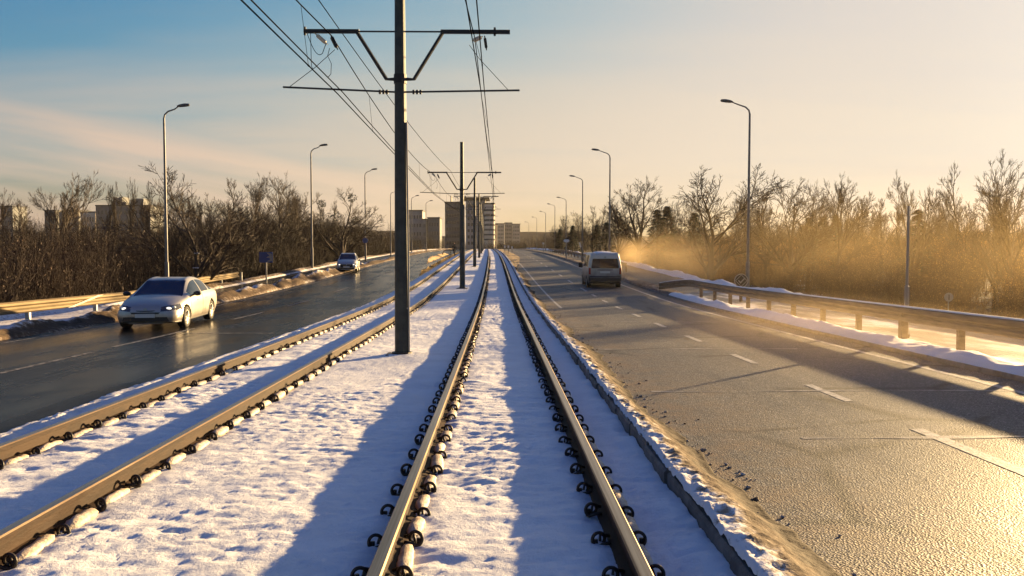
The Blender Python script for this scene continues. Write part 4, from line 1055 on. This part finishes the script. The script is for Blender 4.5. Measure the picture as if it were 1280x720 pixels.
# ------------------------------------------------------------------ buildings
def facade_windows(parent, x0, x1, y, z0, z1, cols, rows, fx, fz, m_, face='front', depth=.12):
    src = None
    for r_i in range(rows):
        for c_i in range(cols):
            cx0 = x0 + (x1-x0)*(c_i+.5)/cols; cz = z0 + (z1-z0)*(r_i+.5)/rows
            if src is None:
                w, h = (x1-x0)/cols*fx/2, (z1-z0)/rows*fz/2
                src = (MB().box(-w,w,-depth,.05,-h,h) if face == 'front' else MB().box(-.05,depth,-w,w,-h,h)).build('window', m_, parent); o = src
            else: o = src.copy(); COL.objects.link(o); o.parent = parent
            o.location = (cx0, y, cz) if face == 'front' else (y, cx0, cz)
def block(name, label, x0, x1, yt, d, dep, m_, cols, rows, fx=.6, fz=.5, wm='pane', zoff=0, group=None, side=None, roof=()):
    X0, X1 = at(x0, d), at(x1, d); zb = pz(d) - 2; H = zt(yt, d)
    t0 = thing(name, label, 'building', ((X0+X1)/2, d, zb), 0, group); hw = (X1-X0)/2; h = H - zb
    MB().box(-hw,hw,0,dep,0,h).build('wall', m_, t0)
    MB().box(-hw-.2,hw+.2,-.2,dep+.2,h-.02,h+.5).build('roof', M['roof'], t0)
    facade_windows(t0, -hw+.4, hw-.4, 0, 3, h-.8, cols, rows, fx, fz, M[wm])
    if side: facade_windows(t0, 1, dep-1, hw, 3, h-.8, side, rows, fx, fz, M[wm], 'side')
    for (a_, b_, z_) in roof: MB().box(-hw+2*hw*a_, -hw+2*hw*b_, 1, dep*.6, h+.48, h+.5+z_).build('roof_box', m_, t0)
    return t0
block('office_block', 'large grey office block with a flat roof left of the second tram pole', 556.5, 579, 254, 330, 16, M['concd'], 6, 6, .8, .45, roof=((.3,.34,2.4),))
ob = block('office_block', 'taller grey office block right of the second tram pole, with an overhanging roof', 582.5, 606.5, 251, 315, 18, M['conc'], 5, 7, .55, .5, side=5)
MB().box(-5.2, 5.2, -1.2, 19, 20.6, 21.1).build('roof_slab', M['roof'], ob); bpy.data.objects[ob.children[-1].name].location.z = (zt(250, 315) - pz(315) + 2) - 20.9
# rounded sunlit stair tower with balcony bands
d = 312; X = at(611.5, d); zb = pz(d) - 2; h = zt(255, d) - zb
t0 = thing('stair_tower', 'rounded sunlit tower with dark balcony bands beside the grey office block', 'building', (X, d + 4, zb))
def cyl(r, z0, z1, name, m_): return MB().tube([(0,0,z0),(0,0,z1)], r, 28).build(name, m_, t0)
cyl(2.1, 0, h, 'wall', M['concl'])
for k in range(7): cyl(2.25, 5.2 + k*(h-6)/7, 5.2 + k*(h-6)/7 + .55, 'balcony_band', M['roof'])
cyl(2.3, h-.02, h+.5, 'roof', M['roof'])
block('annexe', 'low pale annexe stepping down right of the rounded tower', 616, 621.5, 281, 318, 10, M['concl'], 2, 3)
block('tower_block', 'pale square block peeping out right of the nearest tram pole', 509, 528.5, 264, 380, 14, M['conc'], 5, 4, .5, .4)
block('tower_block', 'low dark block between the pale square block and the office block', 535, 550, 273, 370, 14, M['concd'], 4, 3, .5, .4)
block('tower_block', 'narrow low block touching the pale square block', 528.5, 533.5, 275, 375, 12, M['conc'], 2, 3, .5, .4)
for i, (x0, x1, yt) in enumerate(((621,630.3,280), (630.8,640.2,279), (640.7,650,280.5))):
    block('apartment_block', ['left', 'middle', 'right'][i] + ' section of the hazy apartment block at the end of the road', x0, x1, yt, 640 + 4*(i % 2), 14, M['conc'], 4, 6, .5, .45, group='sections of the hazy apartment block')
block('apartment_block', 'long dark flat block with roof boxes among the left trees', 125, 192, 258, 420, 16, M['concd'], 14, 4, .45, .4, roof=((.3,.37,3.8),(.42,.47,4),(.62,.68,2.6),(.72,.86,3.2)))
block('apartment_block', 'pale block just left of the long dark flat block', 106, 124, 266, 430, 14, M['concl'], 5, 3, .5, .4)
block('apartment_block', 'pale block standing behind the tall lone tree', 86, 104, 264, 450, 14, M['conc'], 5, 4, .5, .4)
block('apartment_block', 'grey block right behind the trunk of the lone tree', 62, 76, 264, 440, 14, M['concd'], 4, 3, .5, .4)
block('apartment_block', 'small grey block near the left edge of the picture', 9, 23, 259, 460, 14, M['concd'], 4, 4, .5, .4)
# right-hand far treeline hill and left hill
for (x0, x1, d, yt, nm) in ((-400, 560, 900, 288, 'a'), (640, 1900, 900, 292, 'b')):
    xs = np.linspace(at(x0, d), at(x1, d), 90); V = []; Q = []
    for i, x in enumerate(xs):
        hh = zt(yt, d) + 5*fbm(np.array([i*.11]), np.array([1.]), 61, 4)[0]*2
        V += [(x, d, -3), (x, d+60, hh), (x, d+400, -3)]
    for i in range(89):
        for j in range(2): Q.append((i*3+j, (i+1)*3+j, (i+1)*3+j+1, i*3+j+1))
    tag(raw('hill', V, Q, M['brush'], None, True), kind='structure')

# ------------------------------------------------------------------ air: haze and the van's sunlit exhaust
HAZE, PUFF = .00007, .19
mh = bpy.data.materials.new('haze_air'); mh.use_nodes = True; n = mh.node_tree.nodes; n.remove(n['Principled BSDF'])
v = n.new('ShaderNodeVolumePrincipled'); v.inputs['Density'].default_value = HAZE; v.inputs['Color'].default_value = (.98,.90,.74,1); v.inputs['Anisotropy'].default_value = .4
mh.node_tree.links.new(v.outputs[0], n['Material Output'].inputs['Volume'])
hz = MB().box(-620, 620, -40, 800, -8, 34).build('haze', mh); tag(hz, kind='stuff')
def puff(name, label, c_, r3, dens, scale, seed, g=.6, stretch=(1,1,1), amp=1.1, off=.72):
    m_ = bpy.data.materials.new(name + '_air'); m_.use_nodes = True; t = NT(m_); t.n.remove(t.n['Principled BSDF'])
    co_ = t.new('ShaderNodeTexCoord'); ln = t.new('ShaderNodeVectorMath', operation='LENGTH'); t.link(co_.outputs['Object'], ln.inputs[0])
    mp = t.new('ShaderNodeMapping'); mp.inputs['Scale'].default_value = stretch; mp.inputs['Location'].default_value = (seed, seed*.7, 0); t.link(co_.outputs['Object'], mp.inputs[0])
    nz = t.noise(mp.outputs[0], scale, 5, .6)
    fall = t.math('SUBTRACT', 1.0, ln.outputs['Value']); f = t.math('SUBTRACT', t.math('ADD', fall, t.math('MULTIPLY', nz, amp)), off)
    f = t.math('MULTIPLY', t.math('MAXIMUM', f, 0.0), t.math('MULTIPLY', t.math('MAXIMUM', fall, 0.0), dens*2.2))
    v = t.new('ShaderNodeVolumePrincipled'); v.inputs['Color'].default_value = (1,.78,.46,1); v.inputs['Anisotropy'].default_value = g
    t.link(f, v.inputs['Density']); t.link(v.outputs[0], t.n['Material Output'].inputs['Volume'])
    o = MB().ell((0,0,0), (1,1,1), 20, 12).build(name, m_, None, True); o.location = c_; o.scale = r3
    tag(o, label, 'exhaust mist', None, 'stuff'); return o
d = 50
puff('exhaust_cloud', 'sunlit exhaust cloud drifting off the right side of the van', (at(785, d), d - 1.5, pz(d)+1.6), (2.1, 2.8, 1.7), PUFF, 1.9, 3.1)
puff('exhaust_cloud', 'wide thin tail of sunlit exhaust trailing right towards the bushes', (at(838, d), d, pz(d)+1.5), (4.8, 4.6, 2.5), .10, 1.6, 4.7)

puff('ground_mist', 'thin golden mist hanging over the bushes on the right', (19, 44, 1.6), (17, 36, 4.4), .0029, .9, 5.0, .5, (1,1,1), .3, .15)
puff('ground_mist', 'faint mist drifting low over the right road', (7.0, 17, .25), (5.5, 11, .9), .022, 2.2, 9.0, .5, (.5,1.5,1))

# ------------------------------------------------------------------ light, sky, camera
w = bpy.data.worlds.new('World'); scene.world = w; w.use_nodes = True; t = NT(w); bg = t.n['Background']
sky = t.new('ShaderNodeTexSky'); sky.sky_type = 'NISHITA'; sky.sun_disc = False
sky.sun_elevation = SUN_EL; sky.sun_rotation = SUN_AZ; sky.air_density = 1.0; sky.dust_density = 2.2; sky.ozone_density = 1.6; sky.altitude = 100
tc = t.new('ShaderNodeTexCoord'); sx = t.new('ShaderNodeSeparateXYZ'); t.link(tc.outputs['Generated'], sx.inputs[0])
zc_ = t.math('ADD', t.math('MAXIMUM', sx.outputs['Z'], 0.0), .10)
cb = t.new('ShaderNodeCombineXYZ'); t.link(t.math('DIVIDE', sx.outputs['X'], zc_), cb.inputs[0]); t.link(t.math('DIVIDE', sx.outputs['Y'], zc_), cb.inputs[1])
mp = t.new('ShaderNodeMapping'); mp.inputs['Rotation'].default_value = (0,0,R(28)); mp.inputs['Scale'].default_value = (.16,.55,1); t.link(cb.outputs[0], mp.inputs[0])
cn = t.noise(mp.outputs[0], 1.25, 7, .52)
lowband = t.ramp(sx.outputs['Z'], [(.0, g3(.55)), (.06, g3(1)), (.15, g3(.85)), (.24, g3(.35)), (.45, g3(.1))])
cf = t.math('MULTIPLY', t.ramp(cn, [(.36, g3(0)), (.56, g3(1))]), lowband)
# a long streaky cloud sheet on the left, its upper edge sinking towards the road's end
u_ = t.math('SUBTRACT', sx.outputs['Z'], t.math('MULTIPLY', t.math('MAXIMUM', t.math('MULTIPLY', sx.outputs['X'], -1.0), 0.0), .16))
cb3 = t.new('ShaderNodeCombineXYZ'); t.link(t.math('MULTIPLY', u_, 26.0), cb3.inputs[0]); t.link(t.math('MULTIPLY', sx.outputs['X'], 3.2), cb3.inputs[1])
bn = t.noise(cb3.outputs[0], 1.0, 6, .5)
ue = t.math('ADD', u_, t.math('MULTIPLY', t.math('SUBTRACT', bn, .5), .045))
sheet = t.ramp(ue, [(.0, g3(.9)), (.055, g3(1)), (.097, g3(0))])
bands = t.ramp(bn, [(.34, g3(.30)), (.58, g3(1))])
sheet = t.math('MULTIPLY', t.math('MULTIPLY', sheet, bands), t.ramp(t.math('MULTIPLY_ADD', sx.outputs['X'], .5, .5), [(.48, g3(1)), (.62, g3(.25))]))
cf = t.math('MINIMUM', t.math('MAXIMUM', t.math('MULTIPLY', cf, .7), sheet), 1.0)
# clouds take the warm light of the low sun: brighter copy of the sky's own warm horizon
side = t.math('ADD', t.math('MULTIPLY', sx.outputs['X'], math.sin(SUN_AZ)), t.math('MULTIPLY', sx.outputs['Y'], math.cos(SUN_AZ)))
EXPO, SKYS = 2.0, .10
# grade of the sky: each channel is given the film-like shoulder of the photograph (deep blue away from the sun, warm and soft near it)
sp = t.new('ShaderNodeSeparateColor'); t.link(sky.outputs[0], sp.inputs[0])
ch = []
for i, (pw, A_, B_) in enumerate(((2.45,.765,.36), (2.3,.71,.25), (1.9,.665,.17))):
    g_ = t.math('POWER', t.math('DIVIDE', sp.outputs[i], 4.5), pw)
    ch.append(t.math('MULTIPLY', t.math('DIVIDE', g_, t.math('ADD', g_, B_)), A_))
cb2 = t.new('ShaderNodeCombineColor')
for i in range(3): t.link(ch[i], cb2.inputs[i])
warm = t.ramp(sx.outputs['Z'], [(.0, (1,.86,.68)), (.10, (1,.98,.95)), (.24, (1,1,1)), (1, (.9,.95,1.05))])
skyc = t.mix(1.0, cb2.outputs[0], warm, 'MULTIPLY')
cc = t.ramp(t.math('MULTIPLY_ADD', side, .5, .5), [(.45, (.60,.44,.35)), (.70, (.78,.58,.44)), (.86, (.88,.68,.48)), (1.0, (.93,.82,.64))])
col = t.mix(t.math('MULTIPLY', cf, .85), skyc, cc)
dt = t.new('ShaderNodeVectorMath', operation='DOT_PRODUCT'); t.link(tc.outputs['Generated'], dt.inputs[0]); dt.inputs[1].default_value = (math.sin(SUN_AZ)*math.cos(SUN_EL), math.cos(SUN_AZ)*math.cos(SUN_EL), math.sin(SUN_EL))
glow = t.math('MULTIPLY', t.math('POWER', t.math('MAXIMUM', dt.outputs['Value'], 0.0), 60.0), .34)
gl = t.new('ShaderNodeVectorMath', operation='SCALE'); gl.inputs[0].default_value = (1,.86,.60); t.link(glow, gl.inputs['Scale'])
col = t.mix(1.0, col, gl.outputs[0], 'ADD')
sc_ = t.new('ShaderNodeVectorMath', operation='SCALE'); t.link(col, sc_.inputs[0]); sc_.inputs['Scale'].default_value = 1/(SKYS*2**EXPO)
t.link(sc_.outputs[0], bg.inputs['Color']); bg.inputs['Strength'].default_value = SKYS
sl = bpy.data.lights.new('sun', 'SUN'); sl.energy = 5.0; sl.angle = R(.9); sl.color = (1, .68, .32)
so = bpy.data.objects.new('sun', sl); COL.objects.link(so)
sv = Vector((math.sin(SUN_AZ)*math.cos(SUN_EL), math.cos(SUN_AZ)*math.cos(SUN_EL), math.sin(SUN_EL)))
so.rotation_euler = sv.to_track_quat('Z', 'Y').to_euler(); so.location = (60, 60, 40)
cam = bpy.data.cameras.new('camera'); cam.sensor_width = 36; cam.lens = 36*F/1280; cam.clip_start = .1; cam.clip_end = 6000
cob = bpy.data.objects.new('camera', cam); COL.objects.link(cob); cob.location = (CAMX, 0, CAMZ)
cob.rotation_euler = (math.pi/2 - math.atan((360-HOR)/F), 0, -math.atan((640-VPX)/F))
scene.camera = cob
scene.view_settings.view_transform = 'Standard'; scene.view_settings.look = 'None'; scene.view_settings.gamma = 1; scene.view_settings.use_curve_mapping = False
scene.view_settings.exposure = EXPO
cy = scene.cycles
cy.use_denoising = True; cy.max_bounces = 6; cy.volume_bounces = 1; cy.sample_clamp_indirect = 6; cy.volume_step_rate = 1.0; cy.volume_max_steps = 256
cy.transparent_max_bounces = 8; cy.caustics_reflective = False; cy.caustics_refractive = False
